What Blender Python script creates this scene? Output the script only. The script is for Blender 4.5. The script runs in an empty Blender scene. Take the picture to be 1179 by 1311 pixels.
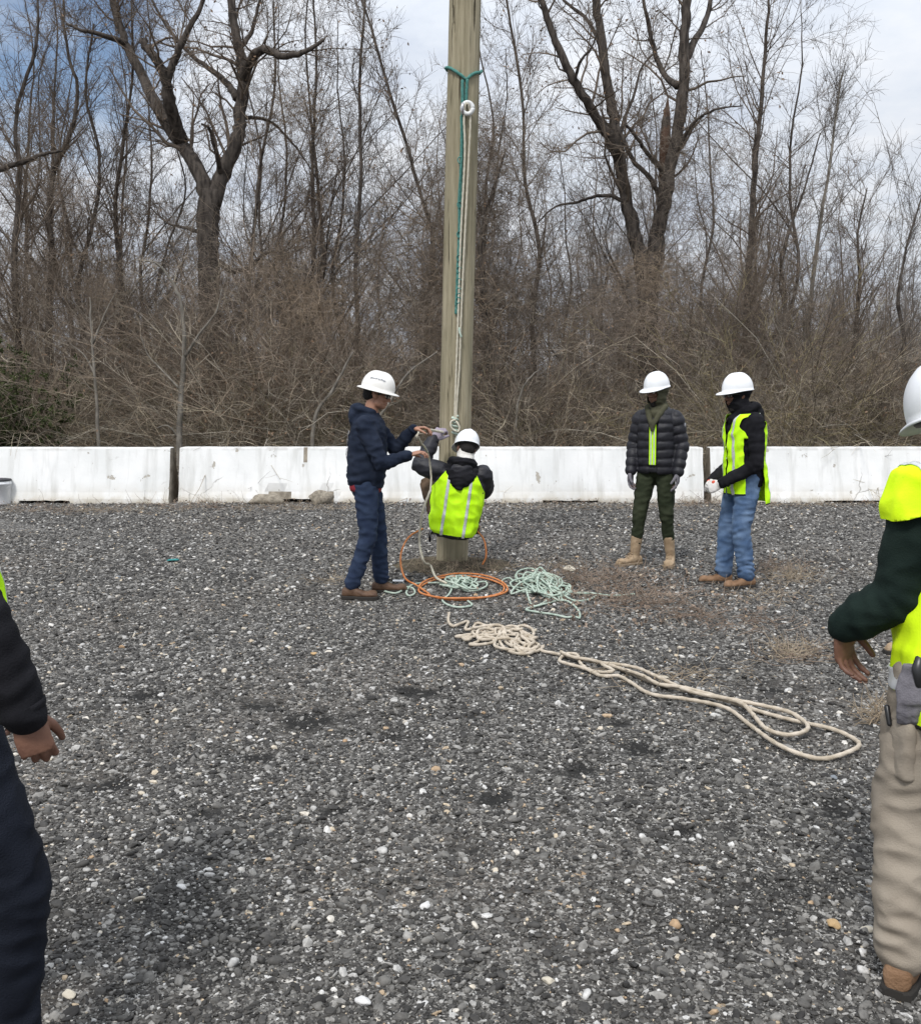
import bpy, bmesh, math, random
import numpy as np
from mathutils import Vector, Matrix, Euler, noise
R = math.radians
rnd = random.Random(7)
nrg = np.random.default_rng(11)
SC = bpy.context.scene
COL = SC.collection

# ------------------------------------------------------------------ camera, sky, sun, exposure
CAM_H = 1.60
F_PX = 1279.0                      # focal length in pixels of the 1179 px wide photograph
PITCH = math.atan(144.5 / F_PX)
cam = bpy.data.cameras.new('camera'); camo = bpy.data.objects.new('camera', cam); COL.objects.link(camo)
cam.sensor_fit = 'HORIZONTAL'; cam.sensor_width = 36.0; cam.lens = 36.0 * F_PX / 1179.0
cam.clip_start = 0.05; cam.clip_end = 2000
camo.location = (0, 0, CAM_H); camo.rotation_euler = (math.pi / 2 - PITCH, 0, 0)
SC.camera = camo
SUN_EL, SUN_AZ = R(52), R(200)     # azimuth clockwise from +Y: behind the camera, a little left
w = bpy.data.worlds.new('World'); SC.world = w; w.use_nodes = True
nt = w.node_tree; N = nt.nodes; L = nt.links; N.clear()
def nd(tree, t, **kw):
    n = tree.nodes.new(t)
    for k, v in kw.items(): setattr(n, k, v)
    return n
def mth(tree, op, a, b=None, clamp=False):
    n = tree.nodes.new('ShaderNodeMath'); n.operation = op; n.use_clamp = clamp
    for i, v in enumerate((a, b)):
        if v is None: continue
        if isinstance(v, (int, float)): n.inputs[i].default_value = v
        else: tree.links.new(v, n.inputs[i])
    return n.outputs[0]
def mixc(tree, f, a, b, mode='MIX'):
    n = tree.nodes.new('ShaderNodeMix'); n.data_type = 'RGBA'; n.blend_type = mode
    for s, v in ((n.inputs[0], f), (n.inputs[6], a), (n.inputs[7], b)):
        if isinstance(v, (int, float)): s.default_value = v
        elif isinstance(v, (tuple, list)): s.default_value = (*v[:3], 1)
        else: tree.links.new(v, s)
    return n.outputs[2]
def ramp(tree, f, stops, interp='LINEAR'):
    n = tree.nodes.new('ShaderNodeValToRGB'); cr = n.color_ramp; cr.interpolation = interp
    while len(cr.elements) > 1: cr.elements.remove(cr.elements[-1])
    for i, (p, c) in enumerate(stops):
        e = cr.elements[0] if i == 0 else cr.elements.new(p)
        e.position = p; e.color = (*c, 1) if isinstance(c, (tuple, list)) else (c, c, c, 1)
    tree.links.new(f, n.inputs[0]); return n.outputs[0]
sky = nd(nt, 'ShaderNodeTexSky', sky_type='NISHITA', sun_disc=False, sun_elevation=SUN_EL, sun_rotation=SUN_AZ)
sky.air_density = 1.0; sky.dust_density = 0.6; sky.ozone_density = 2.0
tc = nd(nt, 'ShaderNodeTexCoord'); sp = nd(nt, 'ShaderNodeSeparateXYZ'); L.new(tc.outputs['Generated'], sp.inputs[0])
zc = mth(nt, 'MAXIMUM', sp.outputs[2], 0.0)
zz = mth(nt, 'ADD', zc, 0.22)
cb = nd(nt, 'ShaderNodeCombineXYZ')
L.new(mth(nt, 'DIVIDE', sp.outputs[0], zz), cb.inputs[0]); L.new(mth(nt, 'DIVIDE', sp.outputs[1], zz), cb.inputs[1])
n1 = nd(nt, 'ShaderNodeTexNoise'); n1.inputs['Scale'].default_value = 1.5; n1.inputs['Detail'].default_value = 8; n1.inputs['Roughness'].default_value = .58
L.new(cb.outputs[0], n1.inputs['Vector'])
n2 = nd(nt, 'ShaderNodeTexNoise'); n2.inputs['Scale'].default_value = 3.1; n2.inputs['Detail'].default_value = 6; n2.inputs['Roughness'].default_value = .6
L.new(cb.outputs[0], n2.inputs['Vector'])
# a gap in the cloud up to the left
gapd = Vector((-0.45, 1.05, 0.41)).normalized()
dotn = nd(nt, 'ShaderNodeVectorMath', operation='DOT_PRODUCT'); L.new(tc.outputs['Generated'], dotn.inputs[0]); dotn.inputs[1].default_value = gapd
gap = ramp(nt, dotn.outputs['Value'], [(0.980, 0.0), (0.997, 0.42)])
cov = ramp(nt, mth(nt, 'SUBTRACT', n1.outputs[0], gap), [(0.15, 0.06), (0.35, 1.0)])
cs = ramp(nt, n2.outputs[0], [(0.30, (.60, .66, .77)), (0.48, (.74, .79, .87)), (0.74, (.90, .915, .95))])
cie = mth(nt, 'MULTIPLY', mth(nt, 'ADD', mth(nt, 'MULTIPLY', zc, 1.5), 1.0), 6.6)
cloud = nd(nt, 'ShaderNodeVectorMath', operation='SCALE'); L.new(cs, cloud.inputs[0]); L.new(cie, cloud.inputs['Scale'])
bg = nd(nt, 'ShaderNodeBackground'); bg.inputs[1].default_value = 0.10
L.new(mixc(nt, cov, sky.outputs[0], cloud.outputs[0]), bg.inputs[0])
wo = nd(nt, 'ShaderNodeOutputWorld'); L.new(bg.outputs[0], wo.inputs[0])
sl = bpy.data.lights.new('sun', 'SUN'); sl.energy = 2.2; sl.angle = R(12); sl.color = (1, .965, .92)
so = bpy.data.objects.new('sun', sl); COL.objects.link(so)
sd = Vector((math.sin(SUN_AZ) * math.cos(SUN_EL), math.cos(SUN_AZ) * math.cos(SUN_EL), math.sin(SUN_EL)))
so.rotation_euler = sd.to_track_quat('Z', 'Y').to_euler(); so.location = sd * 50
SC.view_settings.view_transform = 'Standard'; SC.view_settings.look = 'None'
SC.view_settings.exposure = 0.22; SC.view_settings.gamma = 1; SC.view_settings.use_curve_mapping = False

# ------------------------------------------------------------------ measuring helpers
ct, st_ = math.cos(PITCH), math.sin(PITCH)
def gh(x, y):
    """ground height"""
    if y > 15.2: return 0.0
    f = min(1, max(0, (15.2 - y) / 1.5))
    b = noise.noise(Vector((x * .5, y * .5, 3))) * .022 + noise.noise(Vector((x * 1.9, y * 1.9, 9))) * .009 + noise.noise(Vector((x * 6, y * 6, 1))) * .004
    return b * f
def ray(px, py):
    cx, cy = (px - 589.5) / F_PX, (655.5 - py) / F_PX
    return Vector((cx, ct + cy * st_, -st_ + cy * ct))
def G(px, py, z=0):
    d = ray(px, py); t = (CAM_H - z) / -d.z
    return Vector((d.x * t, d.y * t, z))
def A(px, py, Y):
    d = ray(px, py); t = Y / d.y
    return Vector((d.x * t, Y, CAM_H + d.z * t))

# ------------------------------------------------------------------ materials
def new_mat(name):
    m = bpy.data.materials.new(name); m.use_nodes = True
    t = m.node_tree; b = t.nodes['Principled BSDF']
    return m, t, b
def pmat(name, c1, c2=None, scale=8, rough=.85, bump=.0, bscale=60, spec=.3, metal=0, detail=5, lo=.35, hi=.65, stretch=None, sheen=0):
    m, t, b = new_mat(name)
    tcn = t.nodes.new('ShaderNodeTexCoord'); vec = tcn.outputs['Object']
    if stretch:
        mp = t.nodes.new('ShaderNodeMapping'); mp.inputs['Scale'].default_value = stretch; t.links.new(vec, mp.inputs[0]); vec = mp.outputs[0]
    if c2:
        n = t.nodes.new('ShaderNodeTexNoise'); n.inputs['Scale'].default_value = scale; n.inputs['Detail'].default_value = detail
        t.links.new(vec, n.inputs['Vector'])
        t.links.new(ramp(t, n.outputs[0], [(lo, c1), (hi, c2)]), b.inputs['Base Color'])
    else: b.inputs['Base Color'].default_value = (*c1, 1)
    b.inputs['Roughness'].default_value = rough; b.inputs['Specular IOR Level'].default_value = spec; b.inputs['Metallic'].default_value = metal
    if sheen: b.inputs['Sheen Weight'].default_value = sheen
    if bump:
        n = t.nodes.new('ShaderNodeTexNoise'); n.inputs['Scale'].default_value = bscale; n.inputs['Detail'].default_value = 4
        t.links.new(vec, n.inputs['Vector'])
        bp = t.nodes.new('ShaderNodeBump'); bp.inputs['Strength'].default_value = bump; bp.inputs['Distance'].default_value = .01
        t.links.new(n.outputs[0], bp.inputs['Height']); t.links.new(bp.outputs[0], b.inputs['Normal'])
    return m
M = {}
M['bark'] = pmat('bark', (.035, .030, .027), (.105, .090, .078), 14, .95, .8, 30, .1, stretch=(1, 1, .25))
M['bark_pale'] = pmat('bark_pale', (.11, .10, .085), (.25, .23, .20), 9, .95, .5, 30, .1, stretch=(1, 1, .4))
M['bark_torn'] = pmat('bark_torn', (.075, .045, .032), (.15, .095, .07), 14, .95, .8, 40, .1, stretch=(1, 1, .2))
M['twig'] = pmat('twig', (.095, .074, .058), (.19, .155, .125), .8, .95, spec=.1)
M['twig_grey'] = pmat('twig_grey', (.12, .11, .10), (.21, .19, .175), .8, .95, spec=.1)
M['bramble'] = pmat('bramble', (.15, .121, .097), (.32, .267, .217), 1.2, .95, spec=.1)
M['bramble_grey'] = pmat('bramble_grey', (.21, .185, .145), (.44, .39, .32), 1.2, .95, spec=.1)
M['bramble_olive'] = pmat('bramble_olive', (.15, .13, .075), (.30, .265, .16), 1.2, .95, spec=.1)
M['dead_leaf'] = pmat('dead_leaf', (.11, .07, .045), (.26, .18, .12), 3, .9, spec=.1)
M['evergreen'] = pmat('evergreen', (.025, .035, .012), (.07, .085, .03), 3, .85, spec=.2)
M['bramble_pale'] = pmat('bramble_pale', (.34, .31, .25), (.58, .53, .45), 1.2, .95, spec=.1)
M['straw'] = pmat('straw', (.26, .20, .14), (.42, .35, .26), 3, .9, spec=.1)
M['vine_litter'] = pmat('vine_litter', (.17, .125, .095), (.33, .26, .205), 4, .9, spec=.1)
M['skin_tan'] = pmat('skin_tan', (.30, .155, .10), (.38, .20, .135), 20, .55, .15, 120, .4)
M['skin_brown'] = pmat('skin_brown', (.13, .062, .042), (.19, .095, .062), 20, .55, .15, 120, .4)
M['skin_dark'] = pmat('skin_dark', (.12, .060, .040), (.19, .098, .066), 20, .5, .15, 120, .4)
M['nail'] = pmat('nail', (.30, .17, .13), rough=.35, spec=.5)
M['hair'] = pmat('hair', (.008, .007, .007), (.02, .017, .015), 80, .8, .6, 200, .3)
M['eye'] = pmat('eye', (.6, .58, .55), rough=.2)
M['pupil'] = pmat('pupil', (.01, .008, .007), rough=.2)
M['white_plastic'] = pmat('white_plastic', (.74, .76, .78), (.83, .84, .85), 6, .33, .05, 20, .5)
M['old_white_plastic'] = pmat('old_white_plastic', (.68, .66, .62), (.80, .79, .76), 8, .4, .05, 20, .5)
M['black_plastic'] = pmat('black_plastic', (.012, .012, .013), rough=.35, spec=.5)
M['lens'] = pmat('lens', (.02, .02, .025), rough=.08, spec=.8)
M['print_grey'] = pmat('print_grey', (.32, .33, .36), rough=.6)
M['navy'] = pmat('navy', (.011, .016, .030), (.020, .027, .046), 10, .95, .35, 220, .15)
M['navy_twill'] = pmat('navy_twill', (.016, .026, .055), (.026, .040, .075), 12, .9, .3, 260, .2)
M['black_cloth'] = pmat('black_cloth', (.007, .007, .009), (.014, .014, .017), 12, .95, .3, 220, .15)
M['black_nylon'] = pmat('black_nylon', (.010, .010, .014), (.018, .018, .024), 16, .55, .2, 90, .35)
M['olive'] = pmat('olive', (.055, .055, .035), (.085, .082, .055), 14, .95, .3, 220, .1)
M['green_trouser'] = pmat('green_trouser', (.020, .026, .014), (.036, .043, .025), 12, .92, .3, 200, .15)
M['dark_green'] = pmat('dark_green', (.006, .013, .011), (.012, .022, .018), 12, .92, .3, 220, .15)
M['denim'] = pmat('denim', (.055, .10, .19), (.14, .21, .33), 7, .9, .4, 260, .15)
M['dark_denim'] = pmat('dark_denim', (.005, .007, .013), (.010, .013, .022), 9, .85, .4, 260, .2)
M['khaki'] = pmat('khaki', (.23, .195, .155), (.30, .26, .21), 7, .9, .25, 220, .15)
M['brown_trouser'] = pmat('brown_trouser', (.07, .048, .03), (.11, .075, .05), 10, .92, .3, 200, .1)
M['red_cloth'] = pmat('red_cloth', (.22, .02, .03), rough=.9)
M['lime'] = pmat('lime', (.50, .90, .005), (.58, 1.0, .02), 9, .75, .12, 150, .2)
M['yellow_lime'] = pmat('yellow_lime', (.66, .95, .005), (.74, 1.0, .02), 9, .75, .12, 150, .2)
M['lime_net'] = pmat('lime_net', (.50, .80, .06), (.56, .88, .09), 9, .75, .12, 150, .2)
M['reflective'] = pmat('reflective', (.55, .57, .58), (.66, .68, .70), 40, .38, .15, 200, .6, metal=.25)
M['black_trim'] = pmat('black_trim', (.012, .012, .012), rough=.8)
M['brown_leather'] = pmat('brown_leather', (.075, .040, .024), (.13, .075, .045), 14, .6, .4, 120, .35)
M['tan_leather'] = pmat('tan_leather', (.30, .215, .135), (.40, .30, .20), 14, .8, .4, 120, .25)
M['worn_leather'] = pmat('worn_leather', (.17, .095, .05), (.26, .155, .09), 14, .7, .4, 120, .3)
M['red_leather'] = pmat('red_leather', (.10, .035, .015), (.19, .075, .03), 14, .45, .3, 120, .45)
M['rubber'] = pmat('rubber', (.03, .027, .024), rough=.9)
M['tan_rubber'] = pmat('tan_rubber', (.25, .19, .13), rough=.9)
M['grey_glove'] = pmat('grey_glove', (.13, .125, .14), (.19, .18, .20), 20, .85, .3, 200, .2)
M['mauve_glove'] = pmat('mauve_glove', (.24, .21, .25), (.32, .28, .33), 20, .85, .3, 200, .2)
M['white_glove'] = pmat('white_glove', (.55, .53, .50), (.66, .64, .62), 20, .85, .3, 200, .2)
M['red_glove'] = pmat('red_glove', (.55, .09, .05), rough=.8)
M['white_cloth'] = pmat('white_cloth', (.58, .56, .52), (.68, .66, .62), 20, .9, .3, 200, .2)
M['steel'] = pmat('steel', (.45, .45, .46), rough=.4, metal=.9)
M['zinc_white'] = pmat('zinc_white', (.62, .63, .62), (.74, .75, .74), 30, .4, .1, 80, .5)
M['green_rope'] = pmat('green_rope', (.05, .17, .15), (.10, .26, .23), 40, .8, .5, 300, .2)
M['mint_rope'] = pmat('mint_rope', (.34, .43, .36), (.50, .57, .49), 25, .85, .5, 300, .2)
M['cream_rope'] = pmat('cream_rope', (.48, .44, .35), (.60, .56, .46), 25, .85, .5, 300, .2)
M['beige_rope'] = pmat('beige_rope', (.40, .34, .26), (.58, .51, .42), 18, .85, .5, 300, .2)
M['orange_rope'] = pmat('orange_rope', (.50, .17, .055), (.62, .26, .11), 18, .8, .5, 300, .2)
M['turquoise'] = pmat('turquoise', (.04, .22, .22), rough=.7)
M['lid_dark'] = pmat('lid_dark', (.04, .04, .045), rough=.6)

# pole wood
def pole_mat():
    m, t, b = new_mat('weathered_pole_wood')
    tcn = t.nodes.new('ShaderNodeTexCoord'); mp = t.nodes.new('ShaderNodeMapping'); mp.inputs['Scale'].default_value = (9, 9, .5)
    t.links.new(tcn.outputs['Object'], mp.inputs[0])
    n = t.nodes.new('ShaderNodeTexNoise'); n.inputs['Scale'].default_value = 3; n.inputs['Detail'].default_value = 9; n.inputs['Roughness'].default_value = .7
    t.links.new(mp.outputs[0], n.inputs['Vector'])
    c = ramp(t, n.outputs[0], [(.28, (.15, .125, .082)), (.44, (.27, .235, .160)), (.62, (.38, .335, .24))])
    n2 = t.nodes.new('ShaderNodeTexNoise'); n2.inputs['Scale'].default_value = 1.1; n2.inputs['Detail'].default_value = 4
    t.links.new(tcn.outputs['Object'], n2.inputs['Vector'])
    c = mixc(t, ramp(t, n2.outputs[0], [(.42, 0.), (.62, .8)]), c, mixc(t, .5, c, (.19, .18, .115)))
    mp2 = t.nodes.new('ShaderNodeMapping'); mp2.inputs['Scale'].default_value = (30, 30, .9); t.links.new(tcn.outputs['Object'], mp2.inputs[0])
    n3 = t.nodes.new('ShaderNodeTexNoise'); n3.inputs['Scale'].default_value = 1.6; n3.inputs['Detail'].default_value = 3
    t.links.new(mp2.outputs[0], n3.inputs['Vector'])
    crack = ramp(t, n3.outputs[0], [(.30, 1.), (.36, 0.)])
    c = mixc(t, crack, c, (.05, .042, .028))
    # small knots / gaff marks
    v = t.nodes.new('ShaderNodeTexVoronoi'); v.inputs['Scale'].default_value = 4.5
    mp3 = t.nodes.new('ShaderNodeMapping'); mp3.inputs['Scale'].default_value = (1, 1, .45); t.links.new(tcn.outputs['Object'], mp3.inputs[0]); t.links.new(mp3.outputs[0], v.inputs['Vector'])
    c = mixc(t, ramp(t, v.outputs['Distance'], [(.06, .85), (.12, 0.)]), c, (.06, .048, .03))
    t.links.new(c, b.inputs['Base Color']); b.inputs['Roughness'].default_value = .92; b.inputs['Specular IOR Level'].default_value = .15
    bp = t.nodes.new('ShaderNodeBump'); bp.inputs['Strength'].default_value = .7; bp.inputs['Distance'].default_value = .012
    t.links.new(mth(t, 'SUBTRACT', n.outputs[0], crack), bp.inputs['Height']); t.links.new(bp.outputs[0], b.inputs['Normal'])
    return m
M['pole'] = pole_mat()

def concrete_mat():
    m, t, b = new_mat('white_painted_concrete')
    tcn = t.nodes.new('ShaderNodeTexCoord'); ob = tcn.outputs['Object']
    s = t.nodes.new('ShaderNodeSeparateXYZ'); t.links.new(ob, s.inputs[0])
    def noi(sc, det=6, st=None, ro=.6):
        n = t.nodes.new('ShaderNodeTexNoise'); n.inputs['Scale'].default_value = sc; n.inputs['Detail'].default_value = det; n.inputs['Roughness'].default_value = ro
        v = ob
        if st:
            mp = t.nodes.new('ShaderNodeMapping'); mp.inputs['Scale'].default_value = st; t.links.new(ob, mp.inputs[0]); v = mp.outputs[0]
        t.links.new(v, n.inputs['Vector']); return n.outputs[0]
    c = ramp(t, noi(1.3), [(.3, (.70, .71, .70)), (.7, (.84, .84, .83))])
    c = mixc(t, ramp(t, noi(2.2, 6, (3, 1, .35)), [(.50, 0.), (.70, .6)]), c, (.50, .50, .475))     # rain streaks
    low = ramp(t, s.outputs[2], [(.0, 1.), (.14, .35), (.35, 0.)])
    c = mixc(t, mth(t, 'MULTIPLY', low, ramp(t, noi(3.2), [(.36, 0.), (.55, 1.)])), c, (.50, .45, .36))    # splash dirt at the foot
    top = ramp(t, s.outputs[2], [(.80, 0.), (.87, 1.)])
    c = mixc(t, mth(t, 'MULTIPLY', top, ramp(t, noi(4), [(.45, 0.), (.62, .7)])), c, (.33, .31, .28))
    # cracks
    v = t.nodes.new('ShaderNodeTexVoronoi'); v.feature = 'DISTANCE_TO_EDGE'; v.inputs['Scale'].default_value = .9
    vm = t.nodes.new('ShaderNodeMix'); vm.data_type = 'VECTOR'; vm.inputs[0].default_value = .22
    nn = t.nodes.new('ShaderNodeTexNoise'); nn.inputs['Scale'].default_value = 3; nn.inputs['Detail'].default_value = 5; t.links.new(ob, nn.inputs['Vector'])
    t.links.new(ob, vm.inputs[4]); t.links.new(nn.outputs['Color'], vm.inputs[5]); t.links.new(vm.outputs[1], v.inputs['Vector'])
    cr = mth(t, 'MULTIPLY', ramp(t, v.outputs['Distance'], [(.0, 1.), (.009, 0.)]), ramp(t, noi(1.4), [(.55, 0.), (.62, .7)]))
    c = mixc(t, cr, c, (.26, .24, .21))
    # flaked paint
    fl = ramp(t, noi(6, 8, None, .65), [(.645, 0.), (.66, 1.)])
    c = mixc(t, fl, c, (.42, .39, .34))
    t.links.new(c, b.inputs['Base Color']); b.inputs['Roughness'].default_value = .8; b.inputs['Specular IOR Level'].default_value = .25
    bp = t.nodes.new('ShaderNodeBump'); bp.inputs['Strength'].default_value = .5; bp.inputs['Distance'].default_value = .01
    t.links.new(mth(t, 'SUBTRACT', mth(t, 'MULTIPLY', noi(22), .4), mth(t, 'ADD', cr, fl)), bp.inputs['Height']); t.links.new(bp.outputs[0], b.inputs['Normal'])
    return m
M['concrete'] = concrete_mat()
def vary(m, lo, hi, tint):
    t = m.node_tree; b = t.nodes['Principled BSDF']; src = b.inputs['Base Color'].links[0].from_socket
    oi = t.nodes.new('ShaderNodeObjectInfo'); k = ramp(t, oi.outputs['Random'], [(0, (lo, lo, lo)), (.45, (.9, .9, .9)), (.8, tint), (1, (hi, hi, hi))])
    t.links.new(mixc(t, 1.0, src, k, 'MULTIPLY'), b.inputs['Base Color'])
for k_ in ('bramble', 'bramble_grey', 'bramble_olive', 'bramble_pale'): vary(M[k_], .45, 1.45, (1.22, 1.14, 1.0))
M['raw_concrete'] = pmat('raw_concrete', (.20, .175, .14), (.36, .32, .26), 9, .95, .8, 50, .1)

STONE_STOPS = [(0, (.026, .0245, .023)), (.34, (.060, .057, .053)), (.60, (.105, .100, .092)), (.77, (.165, .158, .146)), (.87, (.26, .25, .232)),
               (.94, (.36, .35, .33)), (.972, (.58, .57, .55)), (.990, (.50, .43, .32)), (1.0, (.36, .24, .14))]
def ground_mat():
    m, t, b = new_mat('dark_gravel_ground')
    tcn = t.nodes.new('ShaderNodeTexCoord'); ob = tcn.outputs['Object']
    def vor(sc, rr=1.0):
        v = t.nodes.new('ShaderNodeTexVoronoi'); v.inputs['Scale'].default_value = sc; v.inputs['Randomness'].default_value = rr; t.links.new(ob, v.inputs['Vector']); return v
    def noi(sc, det=5, off=0):
        n = t.nodes.new('ShaderNodeTexNoise'); n.inputs['Scale'].default_value = sc; n.inputs['Detail'].default_value = det
        mp = t.nodes.new('ShaderNodeMapping'); mp.inputs['Location'].default_value = (off, off, off); t.links.new(ob, mp.inputs[0]); t.links.new(mp.outputs[0], n.inputs['Vector']); return n.outputs[0]
    v1, v2 = vor(75), vor(38)
    def cell(v):
        s = t.nodes.new('ShaderNodeSeparateColor'); t.links.new(v.outputs['Color'], s.inputs[0]); return s.outputs[0]
    c1 = ramp(t, cell(v1), STONE_STOPS)
    c2 = ramp(t, cell(v2), STONE_STOPS)
    big = ramp(t, noi(20, 3), [(.48, 0.), (.56, 1.)])
    c = mixc(t, big, c1, c2)
    # dust and soil patches, dark loose grit hollows
    c = mixc(t, ramp(t, noi(.55, 6, 4), [(.46, 0.), (.66, .38)]), c, (.17, .145, .12))
    d = ramp(t, noi(1.15, 5, 21), [(.60, 0.), (.66, .7)])
    at = t.nodes.new('ShaderNodeAttribute'); at.attribute_name = 'grit'
    g_ = ramp(t, mth(t, 'ADD', at.outputs['Fac'], mth(t, 'MULTIPLY', mth(t, 'SUBTRACT', noi(5, 7, 2), .5), 2.6)), [(.28, 0.), (.95, .95)])
    c = mixc(t, mth(t, 'MAXIMUM', d, g_), c, (.014, .0135, .0125))
    t.links.new(c, b.inputs['Base Color']); b.inputs['Roughness'].default_value = .9; b.inputs['Specular IOR Level'].default_value = .25
    h = mth(t, 'ADD', mth(t, 'MULTIPLY', v1.outputs['Distance'], -.6), mth(t, 'MULTIPLY', mth(t, 'MULTIPLY', v2.outputs['Distance'], big), -1.0))
    bp = t.nodes.new('ShaderNodeBump'); bp.inputs['Strength'].default_value = 1.0; bp.inputs['Distance'].default_value = .012
    t.links.new(h, bp.inputs['Height']); t.links.new(bp.outputs[0], b.inputs['Normal'])
    return m
M['ground'] = ground_mat()
def stone_mat():
    m, t, b = new_mat('gravel_stone')
    oi = t.nodes.new('ShaderNodeObjectInfo')
    c = ramp(t, oi.outputs['Random'], STONE_STOPS)
    tcn = t.nodes.new('ShaderNodeTexCoord'); n = t.nodes.new('ShaderNodeTexNoise'); n.inputs['Scale'].default_value = 3; n.inputs['Detail'].default_value = 5; t.links.new(tcn.outputs['Object'], n.inputs['Vector'])
    c = mixc(t, 1.0, c, ramp(t, n.outputs[0], [(.3, .72), (.7, 1.2)]), 'MULTIPLY')
    t.links.new(c, b.inputs['Base Color']); b.inputs['Roughness'].default_value = .75; b.inputs['Specular IOR Level'].default_value = .35
    return m
M['stone'] = stone_mat()
M['forest_floor'] = pmat('forest_floor', (.07, .05, .035), (.17, .125, .09), 3, .95, 1, 20, .1)
M['ochre_stone'] = pmat('ochre_stone', (.42, .27, .13), (.55, .40, .22), 60, .7, .4, 90, .3)
M['cream_stone'] = pmat('cream_stone', (.50, .45, .36), (.62, .57, .47), 60, .7, .4, 90, .3)
M['pale_stone'] = pmat('pale_stone', (.58, .57, .55), (.72, .71, .70), 60, .7, .4, 90, .3)
M['slate_stone'] = pmat('slate_stone', (.17, .19, .21), (.27, .29, .31), 60, .7, .4, 90, .3)
M['soil'] = pmat('soil', (.05, .042, .03), (.12, .10, .07), 12, .95, 1, 40, .1)

# ------------------------------------------------------------------ object helpers
def props(o, label=None, cat=None, group=None, kind=None):
    if label: o['label'] = label
    if cat: o['category'] = cat
    if group: o['group'] = group
    if kind: o['kind'] = kind
    return o
def link(name, me, mat, parent=None, smooth=True, loc=None):
    o = bpy.data.objects.new(name, me); COL.objects.link(o)
    if mat is not None:
        me.materials.clear(); me.materials.append(mat)
    if smooth and len(me.polygons): me.polygons.foreach_set('use_smooth', [True] * len(me.polygons))
    if parent: o.parent = parent
    if loc is not None: o.location = loc
    return o
def empty(name, loc, rz=0):
    o = bpy.data.objects.new(name, None); COL.objects.link(o); o.location = loc; o.rotation_euler = (0, 0, rz); o.empty_display_size = .1
    return o
def mesh_np(name, verts, faces_flat, fsize):
    """fast mesh of faces all with fsize corners"""
    me = bpy.data.meshes.new(name); verts = np.asarray(verts, dtype=np.float32); faces_flat = np.asarray(faces_flat, dtype=np.int32).ravel()
    nf = len(faces_flat) // fsize
    me.vertices.add(len(verts)); me.vertices.foreach_set('co', verts.ravel())
    me.loops.add(len(faces_flat)); me.loops.foreach_set('vertex_index', faces_flat)
    me.polygons.add(nf); me.polygons.foreach_set('loop_start', np.arange(nf, dtype=np.int32) * fsize)
    me.update(calc_edges=True); return me
def catmull(P, n=6):
    P = [Vector(p) for p in P]
    if len(P) < 3:
        return [P[0].lerp(P[-1], i / n) for i in range(n + 1)]
    Q = [P[0] * 2 - P[1]] + P + [P[-1] * 2 - P[-2]]; out = []
    for i in range(1, len(Q) - 2):
        p0, p1, p2, p3 = Q[i - 1:i + 3]
        for k in range(n):
            t = k / n
            out.append(.5 * ((2 * p1) + (p2 - p0) * t + (2 * p0 - 5 * p1 + 4 * p2 - p3) * t * t + (3 * p1 - p0 - 3 * p2 + p3) * t ** 3))
    out.append(P[-1]); return out

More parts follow.
